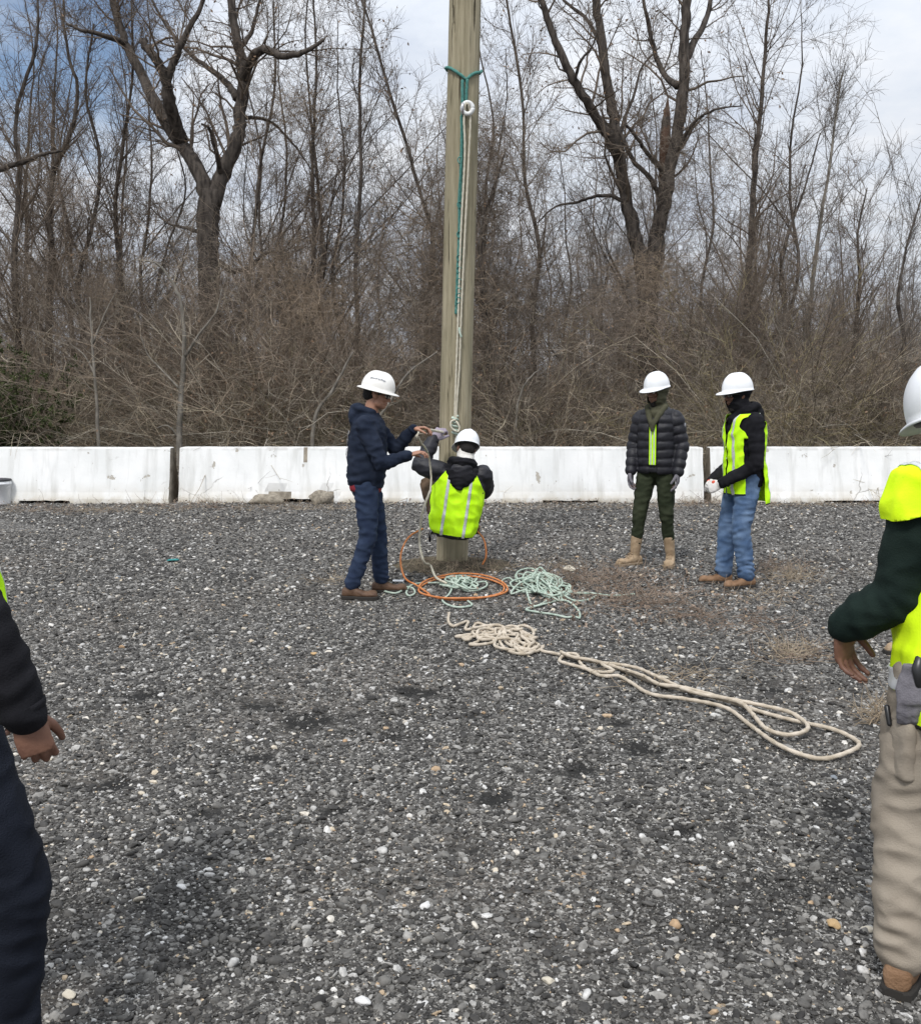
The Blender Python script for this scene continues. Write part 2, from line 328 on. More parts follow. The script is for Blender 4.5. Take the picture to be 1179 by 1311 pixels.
class Geo:
    def __init__(s): s.v = []; s.f = []
    def rings(s, rings, cap=True):
        b = len(s.v); k = len(rings[0])
        for r in rings: s.v.extend([tuple(p) for p in r])
        for i in range(len(rings) - 1):
            for j in range(k):
                a = b + i * k + j; c = b + i * k + (j + 1) % k
                s.f.append((a, c, c + k, a + k))
        if cap:
            s.f.append(tuple(b + j for j in range(k))[::-1]); s.f.append(tuple(b + (len(rings) - 1) * k + j for j in range(k)))
        return s
    def tube(s, pts, rad, k=14, roundcap=True, flat=1.0, up=None, strands=0, twist=0):
        pts = [Vector(p) for p in pts]; n = len(pts)
        if isinstance(rad, (int, float)): rad = [rad] * n
        T = [(pts[min(i + 1, n - 1)] - pts[max(i - 1, 0)]) for i in range(n)]
        T = [t.normalized() if t.length > 1e-9 else Vector((0, 0, 1)) for t in T]
        u = up if up is not None else (Vector((1, 0, 0)) if abs(T[0].x) < .8 else Vector((0, 1, 0)))
        P, RR, TT = list(pts), list(rad), list(T)
        if roundcap:
            a0 = [(pts[0] - T[0] * rad[0] * math.sin(R(a)), rad[0] * math.cos(R(a)), T[0]) for a in (80, 55, 28)]
            a1 = [(pts[-1] + T[-1] * rad[-1] * math.sin(R(a)), rad[-1] * math.cos(R(a)), T[-1]) for a in (28, 55, 80)]
            P = [a[0] for a in a0] + P + [a[0] for a in a1]; RR = [a[1] for a in a0] + RR + [a[1] for a in a1]; TT = [a[2] for a in a0] + TT + [a[2] for a in a1]
        rings = []; dist = 0
        for i, (p, r, t) in enumerate(zip(P, RR, TT)):
            u = (u - t * u.dot(t)); u = u.normalized() if u.length > 1e-6 else t.orthogonal().normalized(); v = t.cross(u)
            if i: dist += (P[i] - P[i - 1]).length
            ring = []
            for j in range(k):
                a = 2 * math.pi * j / k; rr = r
                if strands: rr = r * (1 + .16 * math.cos(strands * a - twist * dist))
                ring.append(p + u * math.cos(a) * rr + v * math.sin(a) * rr * flat)
            rings.append(ring)
        return s.rings(rings)
    def ell(s, c, r, rot=None, nu=18, nv=12):
        c = Vector(c); rot = rot or Matrix.Identity(3); rings = []
        for i in range(1, nv):
            ph = math.pi * i / nv
            rings.append([c + rot @ Vector((r[0] * math.sin(ph) * math.cos(2 * math.pi * j / nu), r[1] * math.sin(ph) * math.sin(2 * math.pi * j / nu), -r[2] * math.cos(ph))) for j in range(nu)])
        return s.rings(rings)
    def loft(s, secs, k=28, power=2.0, xf=None):
        """secs: (cx, cy, cz, rx, ry[, tilt about x]) ; superellipse sections"""
        rings = []
        for sc in secs:
            cx, cy, cz, rx, ry = sc[:5]; tl = sc[5] if len(sc) > 5 else 0
            ring = []
            for j in range(k):
                a = 2 * math.pi * j / k; c, d = math.cos(a), math.sin(a)
                x = rx * math.copysign(abs(c) ** (2 / power), c); y = ry * math.copysign(abs(d) ** (2 / power), d)
                p = Vector((cx + x, cy + y * math.cos(tl), cz + y * math.sin(tl)))
                ring.append(xf @ p if xf else p)
            rings.append(ring)
        return s.rings(rings)
    def box(s, c, h, rot=None):
        c = Vector(c); rot = rot or Matrix.Identity(3); b = len(s.v)
        for sx in (-1, 1):
            for sy in (-1, 1):
                for sz in (-1, 1): s.v.append(tuple(c + rot @ Vector((sx * h[0], sy * h[1], sz * h[2]))))
        for q in ((0, 1, 3, 2), (4, 6, 7, 5), (0, 4, 5, 1), (2, 3, 7, 6), (0, 2, 6, 4), (1, 5, 7, 3)): s.f.append(tuple(b + i for i in q))
        return s
    def xform(s, m, start=0):
        for i in range(start, len(s.v)): s.v[i] = tuple(m @ Vector(s.v[i]))
        return s
    def mesh(s, name='m'):
        me = bpy.data.meshes.new(name); me.from_pydata(s.v, [], s.f); me.update(); return me

def remesh(geo, voxel, smooth=4, factor=.5):
    me = geo.mesh('tmp'); o = bpy.data.objects.new('tmp', me); COL.objects.link(o)
    m = o.modifiers.new('r', 'REMESH'); m.mode = 'VOXEL'; m.voxel_size = voxel; m.use_smooth_shade = True
    if smooth:
        s = o.modifiers.new('s', 'SMOOTH'); s.iterations = smooth; s.factor = factor
    dg = bpy.context.evaluated_depsgraph_get()
    out = bpy.data.meshes.new_from_object(o.evaluated_get(dg))
    bpy.data.objects.remove(o); bpy.data.meshes.remove(me)
    return out
def join_meshes(ms, name='joined'):
    bm = bmesh.new()
    for m in ms: bm.from_mesh(m)
    out = bpy.data.meshes.new(name); bm.to_mesh(out); bm.free()
    for m in ms: bpy.data.meshes.remove(m)
    return out
def displace(me, fn):
    n = len(me.vertices); co = np.empty(n * 3, np.float32); no = np.empty(n * 3, np.float32)
    me.vertices.foreach_get('co', co); me.vertex_normals.foreach_get('vector', no)
    co = co.reshape(-1, 3); no = no.reshape(-1, 3)
    d = np.array([fn(Vector(co[i]), Vector(no[i])) for i in range(n)], dtype=np.float32)
    co += no * d[:, None]; me.vertices.foreach_set('co', co.ravel()); me.update()
    return me
def folds(amp=.006, f=(7, 7, 22), seed=0):
    def fn(p, n):
        a = noise.noise(Vector((p.x * f[0] + seed, p.y * f[1] + p.z * 3, p.z * f[2])))
        b = noise.noise(Vector((p.x * f[0] * 2.1, p.y * f[1] * 2.1 + seed, p.z * f[2] * 1.7 + p.x * 9)))
        return amp * ((1 - abs(a) * 2.2) * .9 + b * .5 - .5)
    return fn
def shell(src, pred, offset, thick, planes=(), offn=None):
    """garment cut out of a body-shaped surface: faces that pass pred, pushed out along normals, given thickness"""
    bm = bmesh.new(); bm.from_mesh(src)
    for co, no in planes:
        bmesh.ops.bisect_plane(bm, geom=bm.verts[:] + bm.edges[:] + bm.faces[:], plane_co=co, plane_no=no)
    bm.normal_update()
    bmesh.ops.remove_doubles(bm, verts=bm.verts[:], dist=.0004); bm.normal_update()
    kill = [f for f in bm.faces if not pred(f.calc_center_median())]
    bm.verts.index_update(); nrm = [v.normal.copy() for v in bm.verts]
    for i, v in enumerate(bm.verts):            # even out normals that bad slivers would twist
        if nrm[i].length < .5: nrm[i] = sum((e.other_vert(v).normal for e in v.link_edges), Vector()).normalized()
    keep = [f for f in bm.faces if pred(f.calc_center_median())]
    ids = {}; V = []; 
    for f in keep:
        for v in f.verts:
            if v.index not in ids:
                off = offset if offn is None else offset + offn(v.co); ids[v.index] = len(V); V.append(v.co + nrm[v.index] * off)
    n = len(V); inv = [None] * n
    for k_, q in ids.items(): inv[q] = nrm[k_]
    V += [V[i] - inv[i] * thick for i in range(n)]; F = []; ed = {}
    for f in keep:
        q = [ids[v.index] for v in f.verts]; F.append(tuple(q)); F.append(tuple(i + n for i in reversed(q)))
        for a, b in zip(q, q[1:] + q[:1]):
            if (b, a) in ed: del ed[(b, a)]
            else: ed[(a, b)] = 1
    for a, b in ed: F.append((b, a, a + n, b + n))
    bm.free(); me = bpy.data.meshes.new('shell'); me.from_pydata([tuple(v) for v in V], [], F); me.update(); return me

# ------------------------------------------------------------------ setting: ground
HOLLOWS = []
for (px, py, hw, hh) in ((537, 884, 62, 11), (395, 925, 75, 24), (335, 900, 40, 12), (505, 945, 45, 16), (735, 985, 48, 15), (820, 962, 42, 14), (632, 1022, 48, 18), (592, 1083, 38, 15), (130, 1003, 60, 14), (330, 967, 40, 9),
                         (700, 878, 28, 9), (870, 855, 80, 10), (985, 880, 60, 9), (425, 1035, 34, 10), (265, 1040, 34, 9), (1080, 1040, 60, 14), (610, 915, 26, 7), (800, 925, 40, 7), (880, 1060, 70, 14), (190, 890, 60, 8), (600, 812, 30, 5)):
    c = G(px, py); HOLLOWS.append((c.x, c.y, abs(G(px + hw, py).x - c.x), abs(G(px, py - hh).y - c.y)))
def grit(x, y):
    b = 0
    for (cx, cy, a, c) in HOLLOWS:
        d = ((x - cx) / a) ** 2 + ((y - cy) / c) ** 2
        if d < 4: b = max(b, math.exp(-d * 1.1))
    return b
gh0 = gh
def gh(x, y): return gh0(x, y) - (.022 * grit(x, y) if abs(x) < 6 and y < 12 else 0)
def build_ground():
    xs = np.concatenate([np.array([-300, -60, -20, -12]), np.arange(-9, 9.01, .065), np.array([12, 20, 60, 300])])
    ys = np.concatenate([np.array([-300, -40, -6, 0]), np.arange(1.5, 16.3, .05), np.array([16.8])])
    V = np.array([(x, y, gh(x, y) if abs(x) < 9.1 and y > 1.4 else 0) for y in ys for x in xs]); nx = len(xs)
    i = np.arange(len(ys) - 1)[:, None] * nx + np.arange(nx - 1)[None, :]
    F = np.stack([i, i + 1, i + 1 + nx, i + nx], -1)
    me = mesh_np('ground', V, F, 4); at = me.attributes.new('grit', 'FLOAT', 'POINT'); at.data.foreach_set('value', np.array([grit(v[0], v[1]) for v in V], np.float32))
    g = link('ground', me, M['ground']); props(g, kind='structure')
    xs = np.linspace(-300, 300, 41); xs = np.concatenate([xs[xs < -30], np.linspace(-29, 29, 60), xs[xs > 30]]); ys = np.concatenate([[16.8], np.linspace(17.5, 60, 44), [80, 140, 300, 900]])
    V = np.array([(x, y, (.12 * noise.noise(Vector((x * .3, y * .3, 0))) if 17 < y < 70 else 0)) for y in ys for x in xs]); nx = len(xs)
    i = np.arange(len(ys) - 1)[:, None] * nx + np.arange(nx - 1)[None, :]
    F = np.stack([i, i + 1, i + 1 + nx, i + nx], -1)
    g = link('woodland_ground', mesh_np('woodland_ground', V, F, 4), M['forest_floor']); props(g, kind='structure')
build_ground()

# ------------------------------------------------------------------ geometry-node scatter for uncountable stuff
def scatter(name, pts, rots, scl, idx, protos, mat=None):
    col = bpy.data.collections.new(name + '_kinds')
    for p in protos: col.objects.link(p)
    me = bpy.data.meshes.new(name); me.vertices.add(len(pts)); me.vertices.foreach_set('co', np.asarray(pts, np.float32).ravel())
    a = me.attributes.new('rot', 'FLOAT_VECTOR', 'POINT'); a.data.foreach_set('vector', np.asarray(rots, np.float32).ravel())
    a = me.attributes.new('scl', 'FLOAT_VECTOR', 'POINT'); a.data.foreach_set('vector', np.asarray(scl, np.float32).ravel())
    a = me.attributes.new('idx', 'INT', 'POINT'); a.data.foreach_set('value', np.asarray(idx, np.int32))
    o = bpy.data.objects.new(name, me); COL.objects.link(o); o['kind'] = 'stuff'
    if mat: me.materials.append(mat)
    ng = bpy.data.node_groups.new(name, 'GeometryNodeTree')
    ng.interface.new_socket('Geometry', in_out='INPUT', socket_type='NodeSocketGeometry'); ng.interface.new_socket('Geometry', in_out='OUTPUT', socket_type='NodeSocketGeometry')
    gi = ng.nodes.new('NodeGroupInput'); go = ng.nodes.new('NodeGroupOutput')
    ip = ng.nodes.new('GeometryNodeInstanceOnPoints'); ci = ng.nodes.new('GeometryNodeCollectionInfo')
    ci.inputs['Collection'].default_value = col; ci.inputs['Separate Children'].default_value = True; ci.inputs['Reset Children'].default_value = True
    def att(nm, ty):
        n = ng.nodes.new('GeometryNodeInputNamedAttribute'); n.data_type = ty; n.inputs['Name'].default_value = nm
        return next(s for s in n.outputs if s.enabled and s.name == 'Attribute')
    er = ng.nodes.new('FunctionNodeEulerToRotation')
    l = ng.links
    l.new(gi.outputs[0], ip.inputs['Points']); l.new(ci.outputs[0], ip.inputs['Instance']); ip.inputs['Pick Instance'].default_value = True
    l.new(att('idx', 'INT'), ip.inputs['Instance Index']); l.new(att('rot', 'FLOAT_VECTOR'), er.inputs[0]); l.new(er.outputs[0], ip.inputs['Rotation'])
    l.new(att('scl', 'FLOAT_VECTOR'), ip.inputs['Scale']); l.new(ip.outputs[0], go.inputs[0])
    md = o.modifiers.new('scatter', 'NODES'); md.node_group = ng
    return o
def proto(name, me, mat):
    me.materials.clear(); me.materials.append(mat)
    o = bpy.data.objects.new(name, me); return o
def rock_mesh(seed, sub=2, flat=.6, amp=.35):
    bm = bmesh.new(); bmesh.ops.create_icosphere(bm, subdivisions=sub, radius=.5)
    r = random.Random(seed); off = Vector((r.random() * 50, r.random() * 50, 0)); sx = r.uniform(.75, 1.25)
    pl = [(Vector((r.gauss(0, 1), r.gauss(0, 1), r.gauss(0, 1))).normalized(), r.uniform(.30, .42)) for _ in range(5)]
    for v in bm.verts:
        p = v.co.copy()
        for n, d in pl:
            e = p.dot(n) - d
            if e > 0: p -= n * e * .85
        p *= 1 + amp * noise.noise(p * 2.2 + off)
        v.co = Vector((p.x * sx, p.y / sx, p.z * flat))
    me = bpy.data.meshes.new('rock'); bm.to_mesh(me); bm.free()
    me.polygons.foreach_set('use_smooth', [True] * len(me.polygons)); return me
def build_gravel():
    protos = [proto('pebble', rock_mesh(i, 1 if i < 6 else 2, rnd.uniform(.45, .75)), M['stone']) for i in range(10)]
    for p in protos[:6]: p.data.polygons.foreach_set('use_smooth', [False] * len(p.data.polygons))
    P = []; S = []
    for y0, y1, dens, mean, hw in ((2.0, 3.3, 19000, .0057, 2.9), (3.3, 5.0, 13000, .0064, 3.9), (5.0, 8.0, 5600, .0082, 5.2), (8.0, 12.0, 1700, .013, 7.0), (12.0, 15.9, 800, .017, 8.8)):
        n = int(dens * (y1 - y0) * hw * 2 * .62)
        y = nrg.uniform(y0, y1, n); x = nrg.uniform(-1, 1, n) * (hw * .55 + .45 * hw * (y - y0) / (y1 - y0))
        s = np.clip(mean * np.exp(nrg.normal(0, .62, n)), .0035, .034)
        P.append(np.stack([x, y], 1)); S.append(s)
    P = np.concatenate(P); S = np.concatenate(S)
    # hollows of fine dark grit carry fewer stones
    keep = np.array([grit(p[0], p[1]) + .9 * noise.noise(Vector((p[0] * 4, p[1] * 4, 4))) + .6 * noise.noise(Vector((p[0] * 13, p[1] * 13, 4))) < .40 + .60 * nrg.random() or nrg.random() < .16
                     for p in P]) & np.array([(noise.noise(Vector((p[0] * .9 + 7, p[1] * .9, 2))) < .25 + .5 * nrg.random() or nrg.random() < .5) for p in P]); P = P[keep]; S = S[keep]
    Z = np.array([gh(p[0], p[1]) for p in P]) + S * .12
    n = len(P); rot = np.stack([nrg.normal(0, .35, n), nrg.normal(0, .35, n), nrg.uniform(0, 6.28, n)], 1)
    scl = S[:, None] * nrg.uniform(.75, 1.35, (n, 3)) * 1.15
    scatter('gravel', np.stack([P[:, 0], P[:, 1], Z], 1), rot, scl, nrg.integers(0, 10, n), protos)
build_gravel()

# ------------------------------------------------------------------ concrete barriers
def barrier(x0, x1, y, label, seed, slots=(), rz=0, chips=()):
    H = .865; r = random.Random(seed)
    prof = [(.30, 0), (.30, .035), (.295, .08), (.262, .18), (.235, .31), (.212, .42), (.168, .63), (.125, .845), (.116, .858), (.095, H)]
    st = set([0, .02, .045, x1 - x0, x1 - x0 - .02, x1 - x0 - .045])
    for a, b, h in slots: st |= {a, a + .012, b - .012, b}
    q = .09
    while q < x1 - x0 - .06: st.add(q); q += .06
    st = sorted(st); Lx = x1 - x0; V = []; full = [(-a, b) for a, b in prof] + [(a, b) for a, b in prof[::-1]]
    k = len(full)
    for s in st:
        e = min(s, Lx - s); edge = .0 if e > .04 else (.04 - e) * .35
        for (py, pz) in full:
            z = pz; yy = py
            n1 = noise.noise(Vector((s * 1.3 + seed * 9, pz * 2, 3))); n2 = noise.noise(Vector((s * 9 + seed * 5, pz * 7, py * 9)))
            yy *= 1 + .012 * n1 + .010 * n2
            if pz > .84: z += .004 * n2 + .003 * n1 - edge * .6 - (.016 * max(0, n2 - .3))
            for (cx, cz, cr, cd) in chips:
                d = math.hypot(s - cx, (pz - cz) * 1.0)
                if py < 0 and d < cr * (1 + .4 * n2): yy += cd
            for a, b, h in slots:
                if a <= s <= b and z < h: z = h * (.85 + .3 * (noise.noise(Vector((s * 8, seed, 0))) + .5)) if a + .005 < s < b - .005 else z
            xo = s + (edge * (1 if s < .1 else -1)) + (.012 * noise.noise(Vector((pz * 6, seed, s))) if e < .03 else 0)
            V.append((xo, yy, z))
    F = []
    for i in range(len(st) - 1):
        for j in range(k - 1):
            a = i * k + j; F.append((a, a + k, a + k + 1, a + 1))
        a = i * k; F.append((a + k - 1, a + 2 * k - 1, a + k, a))
    F.append(tuple(range(k))); F.append(tuple((len(st) - 1) * k + j for j in range(k))[::-1])
    me = bpy.data.meshes.new('barrier'); me.from_pydata(V, [], F); me.update(); me.materials.append(M['concrete']); me.materials.append(M['raw_concrete'])
    for p in me.polygons:
        c = p.center
        if len(p.vertices) > 4: p.material_index = 1
        for (cx, cz, cr, cd) in chips:
            if c.y < 0 and math.hypot(c.x - cx, c.z - cz) < cr * (.95 + .5 * noise.noise(c * 9)): p.material_index = 1
    bm = bmesh.new(); bm.from_mesh(me); bmesh.ops.recalc_face_normals(bm, faces=bm.faces); bm.to_mesh(me); bm.free()
    o = bpy.data.objects.new('concrete_barrier', me); COL.objects.link(o); o.location = (x0, y, -.01); o.rotation_euler = (0, 0, rz)
    return props(o, label, 'barrier', 'white concrete barriers in front of the wood')
BY = 15.75
def bx(px, yy=BY - .3): return A(px, 640, yy).x
g1, g2 = bx(223), bx(905)
barrier(g1 - 8.4, g1 - .035, BY - .10, 'white concrete barrier at the left edge, left of the first joint', 1, [(g1 * 0 + (bx(28) - g1 + 8.4), bx(94) - g1 + 8.4, .055)], R(-.2))
barrier(g1 + .05, g2 - .035, BY, 'longest white concrete barrier, behind the pole, broken along its foot', 2, [(bx(345) - g1, bx(412) - g1, .07), (bx(690) - g1, bx(762) - g1, .045)], R(-.1),
        [(bx(352) - g1, .06, .20, .03), (bx(414) - g1, .05, .16, .02), (bx(385) - g1, .80, .07, .008)])
barrier(g2 + .05, g2 + 8.3, BY - .02, 'white concrete barrier behind the man in jeans, right of the second joint', 3, [(bx(1050) - g2, bx(1122) - g2, .045)], R(.15))
# rubble lump lodged under the barrier
def single(name, me, mat, loc, label, cat, rz=0, group=None, scale=1):
    o = link(name, me, mat, None, True, loc); o.rotation_euler = (0, 0, rz); o.scale = (scale,) * 3 if isinstance(scale, (int, float)) else scale
    return props(o, label, cat, group)
p = G(418, 640); single('concrete_chunk', rock_mesh(91, 3, .7), M['raw_concrete'], (p.x, 15.28, .09), 'broken lump of tan concrete against the foot of the barrier, left of the standing man', 'rubble', .4, scale=(.38, .24, .38))
p = G(352, 640); single('concrete_chunk', rock_mesh(92, 3, .7), M['raw_concrete'], (p.x, 15.28, .06), 'wide flat lump of broken concrete at the barrier foot, left end of the dark gap', 'rubble', .1, scale=(.55, .22, .28))

# ------------------------------------------------------------------ trees
class Wood:
    def __init__(s, seed):
        s.r = np.random.default_rng(seed); s.polys = []; s.S = []; s.leaf = []
    def unit(s): v = s.r.normal(size=3); return v / np.linalg.norm(v)
    def limb(s, P, r0, r1, n=5, kn=.5):
        """P: world points; returns polyline + radii"""
        C = np.array([tuple(p) for p in catmull(P, n)]); m = len(C)
        C[1:-1] += s.r.normal(0, 1, (m - 2, 3)) * min(r0, .12) * .10
        t = np.linspace(0, 1, m); Rr = r0 + (r1 - r0) * t ** .85
        Rr = Rr * (1 + .045 * s.r.normal(0, 1, m)); s.polys.append((C, Rr)); return C, Rr
    def wander(s, p, d, Ln, n, r0, r1, curl=.25, up=.06):
        P = np.empty((n + 1, 3)); P[0] = p; d = d / np.linalg.norm(d)
        for i in range(n):
            d = d + s.r.normal(0, curl, 3) + np.array([0, 0, up]); d /= np.linalg.norm(d); P[i + 1] = P[i] + d * Ln / n
        Rr = np.linspace(r0, r1, n + 1); s.S.append((P[:-1], P[1:], Rr[:-1], Rr[1:])); return P, Rr
    def spawn(s, P, Rr, spacing, L0, L1, level, ang=(35, 70), t0=.1, up=.06, rscale=.45, rmin=.004, leafp=0, curl=.22):
        seg = np.linalg.norm(np.diff(P, axis=0), axis=1); tot = seg.sum(); cum = np.concatenate([[0], np.cumsum(seg)])
        n = max(1, int(tot * (1 - t0) / spacing * s.r.uniform(.8, 1.2)))
        for q in np.sort(s.r.uniform(t0, 1.0, n)):
            dd = q * tot; i = min(len(seg) - 1, np.searchsorted(cum, dd) - 1); i = max(i, 0); f = (dd - cum[i]) / max(seg[i], 1e-6)
            p = P[i] + (P[i + 1] - P[i]) * f; d = (P[i + 1] - P[i]) / max(seg[i], 1e-6); r = Rr[i] + (Rr[i + 1] - Rr[i]) * f
            a = R(s.r.uniform(*ang)); x = s.unit(); x = x - d * x.dot(d); x /= np.linalg.norm(x) + 1e-9
            nd_ = d * math.cos(a) + x * math.sin(a)
            Ln = s.r.uniform(L0, L1) * (1 - .35 * q); rr = max(rmin, r * rscale * s.r.uniform(.6, 1))
            rr = min(rr, Ln * .022 + .004)
            C, CR = s.wander(p, nd_, Ln, 5 if level == 1 else 4, rr, max(.002, rr * .3), curl, up)
            if level == 1:
                s.spawn(C, CR, .17 + .05 * Ln, .35 * 1, .35 * Ln + .35, 2, (30, 65), .15, up, .55, .0035, curl=curl)
    def twigs(s, per_m=7, L0=.12, L1=.45, r=.0032, up=.1):
        P0 = np.concatenate([a[0] for a in s.S]); P1 = np.concatenate([a[1] for a in s.S]); R0 = np.concatenate([a[2] for a in s.S])
        ok = R0 < .03; P0, P1 = P0[ok], P1[ok]; ln = np.linalg.norm(P1 - P0, axis=1)
        cnt = s.r.poisson(ln * per_m); ii = np.repeat(np.arange(len(P0)), cnt); m = len(ii)
        f = s.r.random((m, 1)); p = P0[ii] + (P1[ii] - P0[ii]) * f; d = (P1[ii] - P0[ii]) / (ln[ii][:, None] + 1e-9)
        x = s.r.normal(size=(m, 3)); d = d * .75 + x * .55 + np.array([0, 0, up]); d /= np.linalg.norm(d, axis=1)[:, None]
        Ln = s.r.uniform(L0, L1, (m, 1)); q = p + d * Ln * .5; d2 = d + s.r.normal(0, .3, (m, 3)) + np.array([0, 0, up]); d2 /= np.linalg.norm(d2, axis=1)[:, None]
        e = q + d2 * Ln * .5; s.S.append((p, q, np.full(m, r), np.full(m, r * .75))); s.S.append((q, e, np.full(m, r * .75), np.full(m, r * .4)))
        s.tips = e
        return s
    def crown_mesh(s, origin, k=3):
        P0 = np.concatenate([a[0] for a in s.S]); P1 = np.concatenate([a[1] for a in s.S]); R0 = np.concatenate([a[2] for a in s.S]); R1 = np.concatenate([a[3] for a in s.S])
        d = P1 - P0; ln = np.linalg.norm(d, axis=1)[:, None] + 1e-9; d = d / ln; P1 = P1 + d * .3 * R1[:, None]
        ref = np.where(np.abs(d[:, 2:3]) < .9, np.array([[0, 0, 1.]]), np.array([[1., 0, 0]])); u = np.cross(d, ref); u /= np.linalg.norm(u, axis=1)[:, None]; v = np.cross(d, u)
        n = len(P0); V = np.empty((n, 2, k, 3))
        for j in range(k):
            a = 2 * math.pi * j / k; o = u * math.cos(a) + v * math.sin(a)
            V[:, 0, j] = P0 + o * R0[:, None]; V[:, 1, j] = P1 + o * R1[:, None]
        V -= np.array(tuple(origin)); b = np.arange(n)[:, None] * 2 * k; F = []
        for j in range(k):
            c = (j + 1) % k; F.append(np.concatenate([b + j, b + c, b + c + k, b + j + k], 1))
        return mesh_np('crown', V.reshape(-1, 3), np.stack(F, 1), 4)
    def trunk_mesh(s, origin, k=9):
        g = Geo()
        for C, Rr in s.polys:
            g.tube([Vector(p) - Vector(tuple(origin)) for p in C], [float(r) for r in Rr], k, False)
        return g.mesh('trunk')
    def leaves(s, n, size, pts=None):
        P = s.tips if pts is None else pts
        P = P[s.r.integers(0, len(P), n)] + s.r.normal(0, .02, (n, 3)); a = s.r.normal(size=(n, 3)); a /= np.linalg.norm(a, axis=1)[:, None]
        b = np.cross(a, s.r.normal(size=(n, 3))); b /= np.linalg.norm(b, axis=1)[:, None]; sz = size * s.r.uniform(.5, 1.3, (n, 1)); c = np.cross(a, b)
        V = np.stack([P, P + a * sz + b * sz * .5 + c * sz * .2, P + a * sz * 2, P + a * sz - b * sz * .5 + c * sz * .25], 1); return V

def make_tree(name, label, w_, base, bark, twig, leafn=0, group=None, cat='tree', leafsize=.035, leafmat='dead_leaf'):
    e = empty(name, base); props(e, label, cat, group)
    if w_.polys: link('trunk', w_.trunk_mesh(base), M[bark], e)
    if w_.S: link('crown', w_.crown_mesh(base), M[twig], e, smooth=False)
    if leafn:
        V = w_.leaves(leafn, leafsize) - np.array(tuple(base)); o = link('dead_leaves', mesh_np('leaves', V.reshape(-1, 3), np.arange(len(V) * 4), 4), M[leafmat], e, False); o['kind'] = 'stuff'
    return e
def px_limbs(w_, Y, limbs, dens=1.0, l1=(.9, 2.6), up=.05, ang=(30, 65), t0=.15, jit=.5):
    """limbs: [points (px,py[,dY]), r0, r1, spawn?]"""
    for lm in limbs:
        pts = lm[0]; P = []
        for i, q in enumerate(pts):
            dy = q[2] if len(q) > 2 else 0; P.append(A(q[0], q[1], Y + dy))
        C, Rr = w_.limb(P, lm[1], lm[2])
        if len(lm) < 4 or lm[3]:
            tt = lm[3] if len(lm) > 3 and not isinstance(lm[3], bool) else t0
            w_.spawn(C, Rr, .42 / dens, l1[0], l1[1], 1, ang, tt, up, .4, .006)
def base_of(px, Y): p = A(px, 560, Y); return Vector((p.x, Y, 0))
def trunk_down(px, py, Y, pxb=None):
    return [(pxb or px, 511 + F_PX * CAM_H / Y)]

